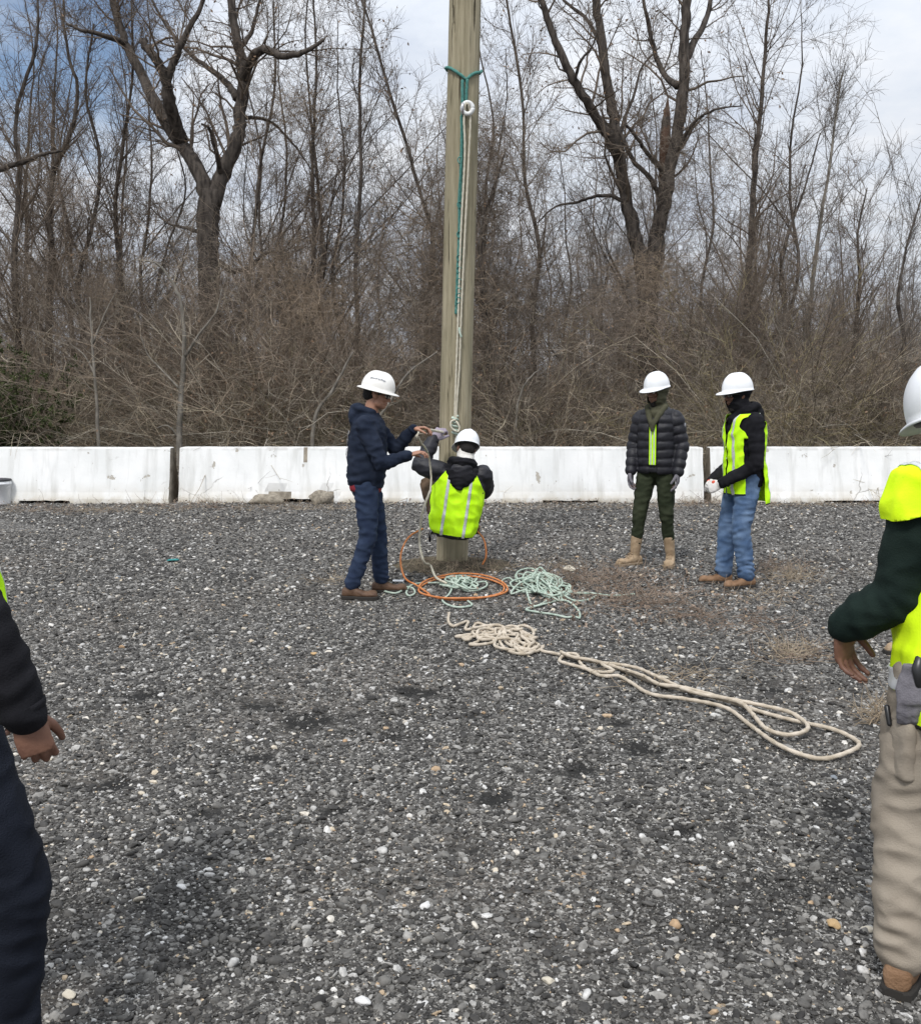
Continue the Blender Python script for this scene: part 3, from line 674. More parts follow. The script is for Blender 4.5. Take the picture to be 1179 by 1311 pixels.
def hero_trees():
    Y = 21.0; wd = Wood(1)
    gy = 608
    px_limbs(wd, Y, [
        ([(271, gy), (272, 520), (270, 440), (268, 370), (267, 320), (266, 285), (270, 243)], .19, .235, False),
        ([(270, 262), (252, 215), (235, 188, .2), (207, 148, .3), (186, 105, .5), (164, 62, .6), (150, 20, .6), (138, -30, .6), (120, -90, .6)], .175, .055),
        ([(232, 180, .2), (219, 140, -.3), (213, 103, -.6), (200, 75, -.8), (186, 58, -.8), (184, 48, -.8)], .15, .06, .4),
        ([(213, 103, -.6), (224, 75, -.7), (240, 40, -.9), (258, 5, -1), (268, -50, -1)], .09, .03),
        ([(272, 262), (285, 222), (303, 182), (307, 150), (312, 108), (306, 62), (298, 20), (292, -30), (288, -80)], .18, .06),
        ([(312, 100), (320, 78, -.3), (338, 62, -.6), (362, 72, -.8), (392, 64, -1), (415, 50, -1)], .13, .03),
        ([(303, 125), (292, 108, .5), (270, 88, 1), (245, 70, 1.2), (215, 35, 1.3), (190, -10, 1.5)], .085, .02),
        ([(162, 55, .6), (135, 45, .2), (105, 38, 0), (85, 30, 0)], .07, .02),
        ([(283, 225, 0), (277, 195, -.6), (268, 165, -1), (258, 158, -1.2)], .06, .02),
        ([(307, 150, 0), (325, 150, .5), (350, 158, 1), (380, 190, 1.2), (410, 235, 1.3)], .05, .012),
        ([(306, 62), (322, 40, .5), (330, 10, .8), (345, -40, 1)], .06, .02),
        ([(278, 335), (298, 346), (318, 342), (340, 323), (360, 322)], .08, .02, .5),
        ([(265, 300), (240, 292, .4), (215, 285, .8), (190, 262, 1)], .05, .012),
    ], dens=1.7)
    wd.twigs(13, .12, .5, .0036)
    make_tree('bare_tree', 'large dark bare tree whose trunk forks into a wide V, left of the pole', wd, base_of(271, Y), 'bark', 'twig', 700, 'large bare trees in the wood')
    Y = 21.5; wd = Wood(2)
    px_limbs(wd, Y, [
        ([(829, gy), (828, 500), (829, 440), (829, 390), (828, 345)], .22, .20, False),
        ([(828, 375), (818, 322), (808, 285), (797, 232), (792, 190), (784, 140), (775, 95), (769, 45), (762, 0), (750, -60)], .165, .075, .25),
        ([(793, 205), (775, 168, -.3), (757, 140, -.5), (738, 108, -.7), (718, 68, -.8), (703, 30, -.9), (690, -10, -1), (680, -60, -1)], .12, .05),
        ([(830, 375), (840, 310), (850, 262), (858, 215), (868, 165), (875, 110), (876, 60), (878, 10), (880, -50)], .17, .085, .3),
        ([(848, 262), (851, 222, .3), (850, 190, .3), (853, 150, .3)], .12, .085, False),
        ([(867, 110), (850, 95, .5), (838, 65, .7), (828, 20, .8), (818, -40, 1)], .075, .03),
        ([(876, 78), (892, 48, .4), (905, 20, .6), (915, -30, .8)], .09, .04),
        ([(846, 252), (830, 225, -.4), (810, 205, -.6), (797, 175, -.6), (790, 160, -.5)], .055, .04, .5),
        ([(850, 222), (828, 195, -.4), (815, 175, -.8), (800, 158, -1)], .05, .03, .5),
        ([(806, 262), (784, 251, .2), (762, 251, .4), (740, 258, .8), (710, 265, 1), (688, 285, 1)], .05, .015),
        ([(792, 180), (800, 150, .5), (812, 120, .8), (822, 85, 1), (845, 60, 1.2)], .05, .015),
        ([(770, 60), (752, 25, .6), (722, 0, .9), (700, -30, 1)], .05, .02),
        ([(862, 205), (885, 160, -.5), (915, 140, -.8), (950, 135, -1)], .05, .012),
        ([(735, 108, -.7), (742, 80, -1), (760, 55, -1.2), (772, 10, -1.4)], .04, .012),
    ], dens=1.6)
    wd.twigs(13, .12, .5, .0036)
    e = make_tree('bare_tree', 'tall bare tree with two close stems and a snapped brown stub, behind the puffer jacket', wd, base_of(829, Y), 'bark', 'twig', 700, 'large bare trees in the wood')
    g = Geo(); b = base_of(829, Y); pts = [A(849, 235, Y + .25) - b, A(851, 195, Y + .3) - b, A(852, 170, Y + .3) - b, A(853, 148, Y + .3) - b, A(855, 122, Y + .3) - b]
    g.tube(pts, [.10, .115, .11, .075, .010], 9, False); g.tube([pts[1], A(850, 140, Y + .28) - b], [.06, .008], 6, False)
    link('snapped_stub', displace(g.mesh(), lambda p, n: .02 * noise.noise(p * 14)), M['bark_torn'], e)
    # slim fan-shaped trees on the right
    def fan(seed, Y, px, pts, r0, label, spread, dens, twig='twig', bark='bark', leafn=0, top=0.03):
        wd = Wood(seed); P = [A(q[0], q[1], Y) for q in pts]; P.insert(0, base_of(px, Y)); C, Rr = wd.limb(P, r0 * .74, min(top, .02))
        wd.spawn(C, Rr, .42 / dens, spread * .5, spread, 1, (22, 50), .22, .09, .42, .008, curl=.15)
        wd.twigs(11, .15, .5, .0038, .14)
        return make_tree('bare_tree', label, wd, base_of(px, Y), bark, twig, leafn)
    fan(11, 25, 952, [(955, 440), (960, 330), (966, 220), (975, 120), (982, 30), (985, -40)], .16, 'tall slim bare tree with upswept fan of branches, behind the man in jeans', 3.6, 2.2, leafn=150)
    fan(12, 26, 1030, [(1035, 420), (1048, 300), (1062, 210), (1075, 110), (1080, 90)], .10, 'pale fan-shaped bare tree standing against open sky at upper right', 3.2, 2.0, 'twig_grey', 'bark_pale', top=.015)
    fan(13, 24, 1098, [(1095, 440), (1100, 360), (1098, 300), (1110, 240)], .09, 'low rounded bare tree nearest the right edge, above the pale barrier', 2.6, 2.6, 'twig', top=.015)
    fan(14, 24, 800, [(990, 430), (1000, 330), (1030, 240), (1050, 170)], .08, 'crooked bare tree leaning right beside the tall slim fan tree', 2.4, 2.0, top=.015)
    fan(15, 22, 68, [(62, 430), (67, 330), (62, 280), (70, 215), (92, 165), (98, 110), (85, 60), (80, -20)], .13, 'dark forked bare tree second from the left edge, crown against the blue sky', 2.6, 2.4)
    fan(16, 20, 30, [(26, 500), (22, 420), (18, 330), (25, 230), (20, 150), (45, 60), (50, -30)], .13, 'straight bare tree rising at the far left edge beside the evergreen', 2.6, 2.4)
    fan(17, 23, 160, [(157, 430), (152, 330), (148, 260), (160, 170), (170, 90), (168, 0)], .10, 'thin bare tree between the left edge trees and the V-forked tree', 2.4, 2.4)
    fan(18, 23, 455, [(457, 400), (455, 340), (462, 230), (460, 120), (466, 20), (470, -50)], .09, 'slender pale-stemmed bare tree left of the pole, above the standing man', 2.6, 2.4, 'twig_grey', leafn=200)
    fan(19, 24, 398, [(395, 420), (402, 320), (400, 200), (405, 90), (400, -20)], .10, 'slender bare tree midway between the V-forked tree and the pole', 2.6, 2.2, leafn=200)
    fan(20, 20, 640, [(622, 420), (616, 340), (618, 290), (632, 240), (648, 190)], .10, 'short dark vine-hung tree just right of the pole', 2.2, 2.6, leafn=250, top=.02)
    fan(21, 25, 690, [(682, 420), (690, 320), (672, 230), (668, 120), (650, 10), (640, -60)], .10, 'thin bare tree close to the right side of the pole top', 2.6, 2.4, leafn=250)
    fan(22, 22, 540, [(545, 420), (555, 320), (530, 220), (500, 120), (470, 20), (450, -40)], .08, 'bare tree leaning left beside the left side of the pole', 2.4, 2.4, leafn=350)
    fan(23, 23, 1150, [(1158, 450), (1150, 380), (1165, 300), (1190, 220)], .09, 'small bare tree cut by the right edge', 2.4, 2.4, 'twig_grey', top=.015)
    fan(24, 22, 105, [(106, 430), (100, 360), (120, 280), (128, 200), (110, 120), (120, 30)], .09, 'vine-choked bare tree in the left third, third from the edge', 2.4, 2.4)
    fan(25, 26, 330, [(318, 400), (325, 300), (335, 200), (352, 110), (350, 0)], .09, 'thin bare tree behind the right arm of the V-forked tree', 2.8, 2.2)
    # pale saplings behind the left joint
    Y = 17.3; wd = Wood(31)
    px_limbs(wd, Y, [([(229, 640), (230, 560), (232, 505), (236, 455), (234, 405), (226, 372), (205, 340), (182, 332)], .060, .014, .25),
                     ([(236, 458), (255, 428, -.2), (276, 400, -.3), (284, 370, -.3)], .028, .008),
                     ([(232, 500), (206, 472, .1), (190, 455, .2), (180, 430, .2)], .020, .006),
                     ([(229, 560), (215, 545, -.1), (200, 548, -.1)], .022, .008)], 1.6, (.3, .9))
    wd.twigs(6, .1, .3, .003)
    make_tree('sapling', 'pale crooked sapling rising behind the joint between the left barriers', wd, base_of(229, Y), 'bark_pale', 'bramble_grey')
    wd = Wood(32); Y = 17.6
    px_limbs(wd, Y, [([(128, 640), (124, 520), (118, 440), (115, 380)], .04, .012, .25), ([(122, 480), (108, 455), (90, 440)], .02, .006), ([(119, 440), (135, 400), (150, 370)], .02, .006)], 1.6, (.3, .9))
    wd.twigs(6, .1, .3, .003)
    make_tree('sapling', 'pale thin sapling in the brush above the leftmost barrier', wd, base_of(128, Y), 'bark_pale', 'bramble_grey')
    wd = Wood(33); Y = 17.8
    px_limbs(wd, Y, [([(400, 640), (402, 540), (425, 500), (444, 465), (452, 450)], .045, .012, .3), ([(455, 640), (470, 560), (495, 520), (522, 478), (560, 450)], .045, .012, .3),
                     ([(655, 640), (660, 540), (668, 500), (682, 480), (690, 474)], .03, .01, .4)], 1.2, (.3, .9))
    wd.twigs(6, .1, .3, .003)
    make_tree('fallen_branch', 'pale dead branches arching through the brush beside the standing man', wd, base_of(455, Y), 'bark_pale', 'bramble_grey', cat='branch')
    # dead limb lying across the left edge
    wd = Wood(34); Y = 19
    px_limbs(wd, Y, [([(-60, 235), (0, 216), (30, 207), (58, 196), (80, 193)], .07, .02)], 1.0, (.5, 1.2))
    C, Rr = wd.limb([base_of(-60, Y), A(-62, 400, Y), A(-60, 235, Y), A(-50, 100, Y), A(-40, -20, Y)], .14, .05)
    wd.spawn(C, Rr, .35, 1.2, 2.6, 1, (30, 60), .3, .06, .4, .006); wd.twigs(13, .12, .5, .0036)
    make_tree('bare_tree', 'bare tree beyond the left edge reaching one dark limb into view', wd, base_of(-60, Y), 'bark', 'twig')
hero_trees()

# slender trees further in: a few kinds, copied
def slender(seed, h, r0, dens):
    wd = Wood(seed); rr = wd.r; P = [Vector((0, 0, 0))]; x = y = 0
    for i in range(1, 8):
        x += rr.normal(0, .30); y += rr.normal(0, .30); P.append(Vector((x, y, h * i / 7)))
    C, Rr = wd.limb(P, r0, .012)
    for q in (.22, .34, .50):
        i = int(q * (len(C) - 1)); a = rr.uniform(0, 6.28); ln = h * rr.uniform(.28, .5); b = Vector(C[i]); d = Vector((math.cos(a) * .55, math.sin(a) * .55, 1)); pp = [b]
        for k_ in range(4): d = d + Vector((rr.normal(0, .22), rr.normal(0, .22), .05)); pp.append(pp[-1] + d.normalized() * ln / 4)
        C2, R2 = wd.limb(pp, Rr[i] * .6, .010); wd.spawn(C2, R2, .34, h * .08, h * .18, 1, (25, 62), .15, .07, .42, .006, curl=.25)
    wd.spawn(C, Rr, .34 / dens, h * .10, h * .26, 1, (25, 62), .12, .07, .42, .007, curl=.22)
    wd.twigs(9, .15, .55, .0045); return wd
def wood_behind():
    base = []
    specs = [(41, 9.5, .055, 1.1), (42, 12, .075, 1.1), (43, 8, .05, 1.3), (44, 13, .085, 1.2), (45, 10.5, .065, 1.2)]
    parts = []
    for i, (sd_, h, r0, dn) in enumerate(specs):
        wd = slender(sd_, h, r0, dn); parts.append((wd.trunk_mesh((0, 0, 0), 7), wd.crown_mesh((0, 0, 0))))
        parts[-1][0].materials.append(M['bark']); parts[-1][1].materials.append(M['twig' if i % 2 else 'twig_grey'])
        parts[-1][0].polygons.foreach_set('use_smooth', [True] * len(parts[-1][0].polygons))
    lab = 'slender bare tree among many in the wood behind the barrier'
    r = random.Random(5)
    for i in range(34):
        Y = r.uniform(24, 37); px = -80 + (i + r.uniform(-.4, .4)) * 1340 / 34; k = r.randrange(5)
        if 1000 < px < 1240: k = 2 if r.random() < .7 else 0
        e = empty('bare_tree', base_of(px, Y), r.uniform(0, 6.28)); props(e, lab, 'tree', 'slender bare trees deep in the wood')
        sc = r.uniform(.8, 1.12) * (Y / 30) ** .5 * (.62 if 1000 < px else 1); e.scale = (sc, sc, sc)
        link('trunk', parts[k][0], None, e, False); link('crown', parts[k][1], None, e, False)
    # far wood: one mass
    protos = []
    for k in range(5):
        me = join_meshes([parts[k][0].copy(), parts[k][1].copy()]); protos.append(proto('far_tree', me, M['twig']))
    n = 210; Y = np.random.default_rng(3).uniform(37, 75, n); px = np.random.default_rng(4).uniform(-260, 1440, n)
    pts = np.stack([(px - 589.5) / F_PX * Y, Y, np.zeros(n)], 1); sc = np.random.default_rng(6).uniform(.65, 1.15, n)
    sc = sc * np.where(px > 960, .72, 1.0) * 1.0
    rot = np.stack([np.zeros(n), np.zeros(n), nrg.uniform(0, 6.28, n)], 1)
    o = scatter('far_wood', pts, rot, np.stack([sc] * 3, 1), nrg.integers(0, 5, n), protos)
wood_behind()

# undergrowth: arching canes and vines
def clump(seed, ncane, h, spread, arch, k=.004, twig=5):
    wd = Wood(seed); r = wd.r
    for i in range(ncane):
        a = r.uniform(0, 6.28); rad = spread * math.sqrt(r.random()); p = np.array([rad * math.cos(a), rad * math.sin(a) * .7, 0])
        d = np.array([r.normal(0, arch), r.normal(0, arch), 1.0]); hh = h * r.uniform(.5, 1.15)
        wd_up = -.16 * arch * r.uniform(.5, 2.0); wd.wander(p, d, hh * (1 + arch * .5), 8, k * r.uniform(.8, 1.9), k * .5, .17, wd_up)
    wd.twigs(twig, .1, .5, .0028, .02); return wd.crown_mesh((0, 0, 0)), wd
def undergrowth():
    protos = []; leafp = []
    kinds = [(51, 90, 1.7, .9, .5, 'bramble'), (52, 100, 2.3, 1.0, .7, 'bramble_grey'), (53, 80, 2.8, .9, .35, 'bramble'), (54, 110, 1.5, 1.1, .9, 'bramble'), (55, 70, 4.2, 1.0, .30, 'bramble'), (56, 90, 2.2, 1.0, .8, 'bramble_olive'), (57, 60, 5.5, 1.1, .35, 'bramble'), (58, 120, 1.2, 1.1, .6, 'bramble_grey'), (59, 26, 2.8, .9, .75, 'bramble_pale'), (62, 40, 5.0, .9, .4, 'bramble_grey')]
    for (sd_, nc, h, s, ar, mt) in kinds:
        me, wd = clump(sd_, nc, h, s, ar, .008 if sd_ == 59 else .004, 3 if sd_ == 59 else 5)
        protos.append(proto('cane_clump', me, M[mt]))
    r = np.random.default_rng(21); P = []; I = []; S = []
    def add(n, y0, y1, ks, s0, s1, x0=-1.0, x1=1.0):
        for _ in range(n):
            Y = r.uniform(y0, y1); half = .60 * Y + 1; x = r.uniform(x0, x1) * half; P.append((x, Y, -.05)); I.append(int(r.choice(ks)))
            S.append(r.uniform(s0, s1) * (1 + .75 * noise.noise(Vector((x * .38, Y * .3, 2)))))
    add(70, 16.9, 17.5, [0, 3, 7], .30, .48)
    add(170, 18.3, 19.6, [0, 1, 3, 5, 7, 8], .6, 1.05)
    add(150, 18.8, 21, [0, 1, 2, 3, 5, 8], .75, 1.3)
    add(190, 19.5, 26, [1, 2, 4, 2, 0, 8], .8, 1.35)
    add(70, 19, 27, [4, 6, 9], .5, 1.15, -1, .62)
    add(30, 21, 28, [4, 2], .6, .9, .6, 1)
    add(210, 25, 44, [2, 4, 1], .7, 1.4)
    add(110, 44, 70, [2, 4], 1.2, 2.1)
    # shaggy vine masses hung in the trees
    wv = Wood(70)
    for i in range(120):
        c = wv.r.normal(0, .55, 3) * np.array([1, 1, 1.2]); wv.wander(c, wv.unit(), wv.r.uniform(.6, 1.8), 9, .004, .002, .55, -.05)
    wv.twigs(7, .08, .35, .0028, -.1); protos.append(proto('vine_mass', wv.crown_mesh((0, 0, 0)), M['bramble']))
    for (px, py, Y, n_, sx_, sz_) in ((270, 330, 21, 5, .5, .6), (272, 420, 20.5, 9, .9, 1.0), (160, 400, 22, 6, .8, .9), (640, 300, 20.2, 7, .7, .9), (625, 230, 20.2, 3, .5, .5), (700, 400, 20.5, 8, 1.2, .8), (560, 330, 21.5, 4, .6, .8), (885, 250, 21, 3, .5, .5), (860, 330, 20.8, 4, .6, 1.0),
                                     (330, 160, 21.5, 2, .4, .3), (455, 400, 21, 5, .8, .8), (120, 340, 21, 4, .8, .7), (960, 400, 23, 5, .8, 1.0), (1000, 430, 22, 6, 1.4, .6), (520, 430, 19.5, 6, 1.0, .5), (40, 420, 19.5, 5, .7, .7), (350, 430, 20, 7, 1.2, .5), (800, 430, 20, 6, 1.0, .5)):
        c = A(px, py, Y)
        for _ in range(n_): P.append((c.x + r.normal(0, sx_), Y + r.normal(0, .4), c.z + r.normal(0, sz_))); I.append(10); S.append(r.uniform(.45, .95))
    n = len(P); rot = np.stack([r.normal(0, .06, n), r.normal(0, .06, n), r.uniform(0, 6.28, n)], 1)
    S = np.array(S); S = np.where(np.array(I) == 10, S, np.minimum(S, np.array(P)[:, 1] - 16.45)); zs = np.where(np.array(I) == 10, 1.0, .80)
    scatter('undergrowth', P, rot, np.stack([S, S, S * zs * r.uniform(.8, 1.15, n)], 1), I, protos)
    # clinging dead leaves and litter caught in the brush
    n = 9000; Y = r.uniform(17.0, 22, n); x = r.uniform(-.55, .55, n) * Y; z = np.abs(r.normal(0, 1, n)) * 1.1 + .1
    wd = Wood(60); V = wd.leaves(n, .028, np.stack([x, Y, z], 1)); o = link('dead_leaves', mesh_np('dead_leaves', V.reshape(-1, 3), np.arange(n * 4), 4), M['dead_leaf'], None, False); o['kind'] = 'stuff'
    # evergreen shrub at the left edge
    b = base_of(4, 17.75); wd = Wood(61)
    for i in range(70): wd.wander(np.array(tuple(b)) + wd.r.normal(0, .25, 3) * [1, 1, 0], np.array([wd.r.normal(0, .25), wd.r.normal(0, .25), 1]), wd.r.uniform(1, 2.6), 7, .012, .004, .15, .0)
    wd.twigs(12, .1, .35, .003)
    e = make_tree('evergreen_shrub', 'dark green evergreen shrub at the left edge behind the barrier', wd, b, 'bark', 'twig', 24000, None, 'shrub', .03, 'evergreen')
undergrowth()

# ------------------------------------------------------------------ utility pole and its rigging
PY = 9.55; PB = G(578, 728); PB = Vector((A(578.5, 728, PY - .145).x, PY, 0)); PT = A(595.5, 0, PY)
def pole_at(z, dx=0, dy=0):
    f = z / PT.z; return Vector((PB.x + (PT.x - PB.x) * f + dx, PY + dy, z))
def pole_front(px, py, lift=.012):
    """point on the front of the pole seen at this spot"""
    z = A(px, py, PY - .15).z; c = pole_at(z); x = A(px, py, PY - .15).x; dx = max(-.149, min(.149, x - c.x))
    r = .150 + lift; return Vector((x, PY - math.sqrt(max(0, r * r - dx * dx)), z))
def build_pole():
    e = empty('utility_pole', (PB.x, PY, 0)); props(e, 'tall weathered wooden pole standing in the gravel, rope choked round its top', 'pole')
    k = 56; V = []; F = []; zs = list(np.arange(-.3, 9.0, .06)); r_ = random.Random(3)
    cracks = [(r_.uniform(0, 6.28), r_.uniform(0, 7), r_.uniform(.5, 2.5), r_.uniform(.006, .014)) for _ in range(34)]
    for z in zs:
        c = pole_at(z) - Vector((PB.x, PY, 0)); rad = .152 - .0012 * z + .004 * noise.noise(Vector((0, 0, z * .8)))
        for j in range(k):
            a = 2 * math.pi * j / k; r = rad + .0035 * noise.noise(Vector((math.cos(a) * 2, math.sin(a) * 2, z * .7))) + .0015 * noise.noise(Vector((math.cos(a) * 9, math.sin(a) * 9, z * 1.5)))
            for (ca, cz, cl, cd) in cracks:
                if cz < z < cz + cl and abs((a - ca - .06 * math.sin(z * 3) + math.pi) % (2 * math.pi) - math.pi) < .058: r -= cd
            V.append((c.x + math.cos(a) * r, c.y + math.sin(a) * r, z))
    for i in range(len(zs) - 1):
        for j in range(k):
            a = i * k + j; b = i * k + (j + 1) % k; F.append((a, b, b + k, a + k))
    F.append(tuple((len(zs) - 1) * k + j for j in range(k)))
    me = bpy.data.meshes.new('shaft'); me.from_pydata(V, [], F); me.update(); link('shaft', me, M['pole'], e)
    # soil heaped round the foot
    rings = [[Vector((PB.x + math.cos(2 * math.pi * j / 40) * r * (1 + .25 * noise.noise(Vector((math.cos(j * .157) * 2, math.sin(j * .157) * 2, 5)))), PY + math.sin(2 * math.pi * j / 40) * r * .8, h + (.02 * noise.noise(Vector((j * .5, r * 9, 1))) if r < .6 else 0))) for j in range(40)] for r, h in ((.70, -.03), (.55, .012), (.40, .035), (.28, .05), (.17, .06), (.12, .06))]
    me = Geo().rings(rings).mesh('soil_mound'); o = link('soil_mound', me, M['soil']); props(o, kind='structure')
build_pole()

def rope(name, label, pts, r, mat, cat='rope', step=.02, parent=None, twist=2 * math.pi / .07, k=9, group=None):
    C = catmull(pts, 8); out = [C[0]]
    for p in C[1:]:
        while (p - out[-1]).length > step: out.append(out[-1] + (p - out[-1]).normalized() * step)
    g = Geo(); b = Vector((0, 0, 0)) if parent else Vector(out[0]); g.tube([p - b for p in out], r, k, True, strands=3, twist=twist)
    o = link(name, g.mesh(name), M[mat], parent, True, None if parent else b)
    if not parent: props(o, label, cat, group)
    return o
def gnd(px, py, r, lift=0): p = G(px, py); return Vector((p.x, p.y, gh(p.x, p.y) + r + .008 + lift))
def rig():
    # choker round the pole: V in front, wrap behind
    e = empty('rope_sling', pole_at(4.4)); o0 = pole_at(4.4); props(e, 'green rope sling choked round the upper pole with a braided strap hanging from it', 'rope')
    fork = pole_front(597, 101, .012)
    Lp = pole_front(575.5, 84, .012); Rp = pole_front(615.5, 88, .012)
    for nm, end, sgn in (('loop_leg', Lp, -1), ('loop_leg', Rp, 1)):
        mid = pole_front((597 + (575.5 if sgn < 0 else 615.5)) / 2, 93, .014); zc_ = end.z + .01; c = pole_at(zc_)
        back = [c + Vector((math.cos(a) * .163, math.sin(a) * .163, .02)) for a in ([R(180), R(150), R(120), R(90)] if sgn < 0 else [R(0), R(30), R(60), R(90)])]
        rope('loop_leg', '', [p - o0 for p in [fork + Vector((sgn * .006, 0, 0)), mid, end] + back], .0135, 'green_rope', parent=e)
    # doubled strap
    st = [(592, 104), (592, 140), (591, 190), (589, 250), (588, 300), (586, 350), (584, 403)]
    rope('strap_leg', '', [pole_front(a, b, .014) - o0 for a, b in st], .015, 'green_rope', parent=e)
    rope('strap_leg', '', [pole_front(a + 5, b, .016) - o0 for a, b in [(593, 103), (592, 120), (592, 134)]], .014, 'green_rope', parent=e)
    rope('strap_leg', '', [pole_front(a, b, .030) - o0 for a, b in [(590, 150), (591, 200), (587, 260), (590, 320), (585, 370), (583, 392)]], .008, 'green_rope', parent=e)
    for yy in (205, 262, 300, 330, 345, 360, 372, 384):
        c = pole_front(587 + (360 - yy) * .012, yy, .022) - o0; g = [c + Vector((.022 * math.cos(a), -.012 * abs(math.sin(a)) - .004, .03 * math.sin(a) + .01 * math.cos(a * 2))) for a in np.linspace(0, 5.5, 7)]
        rope('strap_wrap', '', g, .0055, 'green_rope', parent=e)
    # white ring block
    c = pole_front(598.5, 140, .055); rg = empty('pulley_ring', c); props(rg, 'white ring hung from the green sling high on the pole', 'ring')
    g = Geo(); g.tube([Vector((.046 * math.cos(a), 0, .050 * math.sin(a))) for a in np.linspace(0, 2 * math.pi, 29)], .020, 12, False); link('ring_body', g.mesh(), M['zinc_white'], rg)
    g = Geo(); g.tube([Vector((-.045, .030 * math.cos(a), .045 * math.sin(a) - .005)) for a in np.linspace(0, 2 * math.pi, 19)], .012, 8, False); link('shackle', g.mesh(), M['steel'], rg)
    # hauling line
    c1 = pole_front(594, 150, .05); c2 = pole_front(602, 150, .05)
    rope('hauling_line', 'long white rope doubled through the ring and running down the pole front', [pole_front(582.5, 548, .04), pole_front(582.5, 520, .04), pole_front(586, 420, .03), pole_front(590, 300, .035), pole_front(595, 200, .045), c1, pole_front(598, 133, .075),
         c2, pole_front(600, 200, .045), pole_front(595, 300, .035), pole_front(590.5, 400, .03), pole_front(588, 470, .03), pole_front(584.5, 520, .04), pole_front(584, 552, .045), pole_front(583, 575, .06)], .0095, 'cream_rope')
    e = empty('rope_splice', pole_front(588, 426, .045)); props(e, 'short whipped splice sticking out of the white line, halfway down the pole', 'splice'); rope('splice_tail', '', [Vector((0, 0, .04)), Vector((.004, -.008, 0)), Vector((.022, -.014, -.05))], .009, 'mint_rope', parent=e)
    # friction knot
    e = empty('rope_knot', pole_front(582.5, 544, .05)); props(e, 'pale wrapped knot on the white line just above the gloved hand', 'knot')
    pts = []
    for i in range(40):
        a = i / 39 * 5 * 2 * math.pi; pts.append(Vector((.026 * math.cos(a), .022 * math.sin(a), .085 - .17 * i / 39)))
    rope('knot_wraps', '', pts, .010, 'mint_rope', parent=e, step=.01)
    rope('knot_loop', '', [Vector((.0, -.03, .05)), Vector((-.04, -.045, .03)), Vector((-.03, -.05, -.03)), Vector((.03, -.045, -.06)), Vector((.04, -.04, -.01)), Vector((.01, -.035, .04))], .009, 'cream_rope', parent=e)
rig()

def pile(cx, cy, hw, hh, loops, r, seed, rmin=.35, lift=.035, squash=1.0):
    """tangle of loops on the ground round a photo spot"""
    c = G(cx, cy); ax = abs(G(cx + hw, cy).x - c.x); ay = abs(G(cx, cy - hh).y - c.y) * squash; q = random.Random(seed); pts = []; ang = q.uniform(0, 6.28); dr = 1
    ox = oy = 0; rad = .4
    for i in range(loops):
        tx, ty = q.uniform(-.62, .62), q.uniform(-.62, .62); tr = q.uniform(.12, rmin); dr = dr if q.random() < .6 else -dr; nst = q.choice([5, 6, 8])
        el = q.uniform(.5, 1.3)
        for s in range(nst):
            f = (s + 1) / nst; ang += dr * 2 * math.pi / 6.5; x = ox + (tx - ox) * f + tr * math.cos(ang); y = oy + (ty - oy) * f + tr * el * math.sin(ang)
            X, Y = c.x + x * ax, c.y + y * ay; pts.append(Vector((X, Y, gh(X, Y) + r + .006 + lift * abs(q.gauss(0, .6)) * max(0, 1 - (x * x + y * y) * .7))))
        ox, oy = tx, ty
    return pts
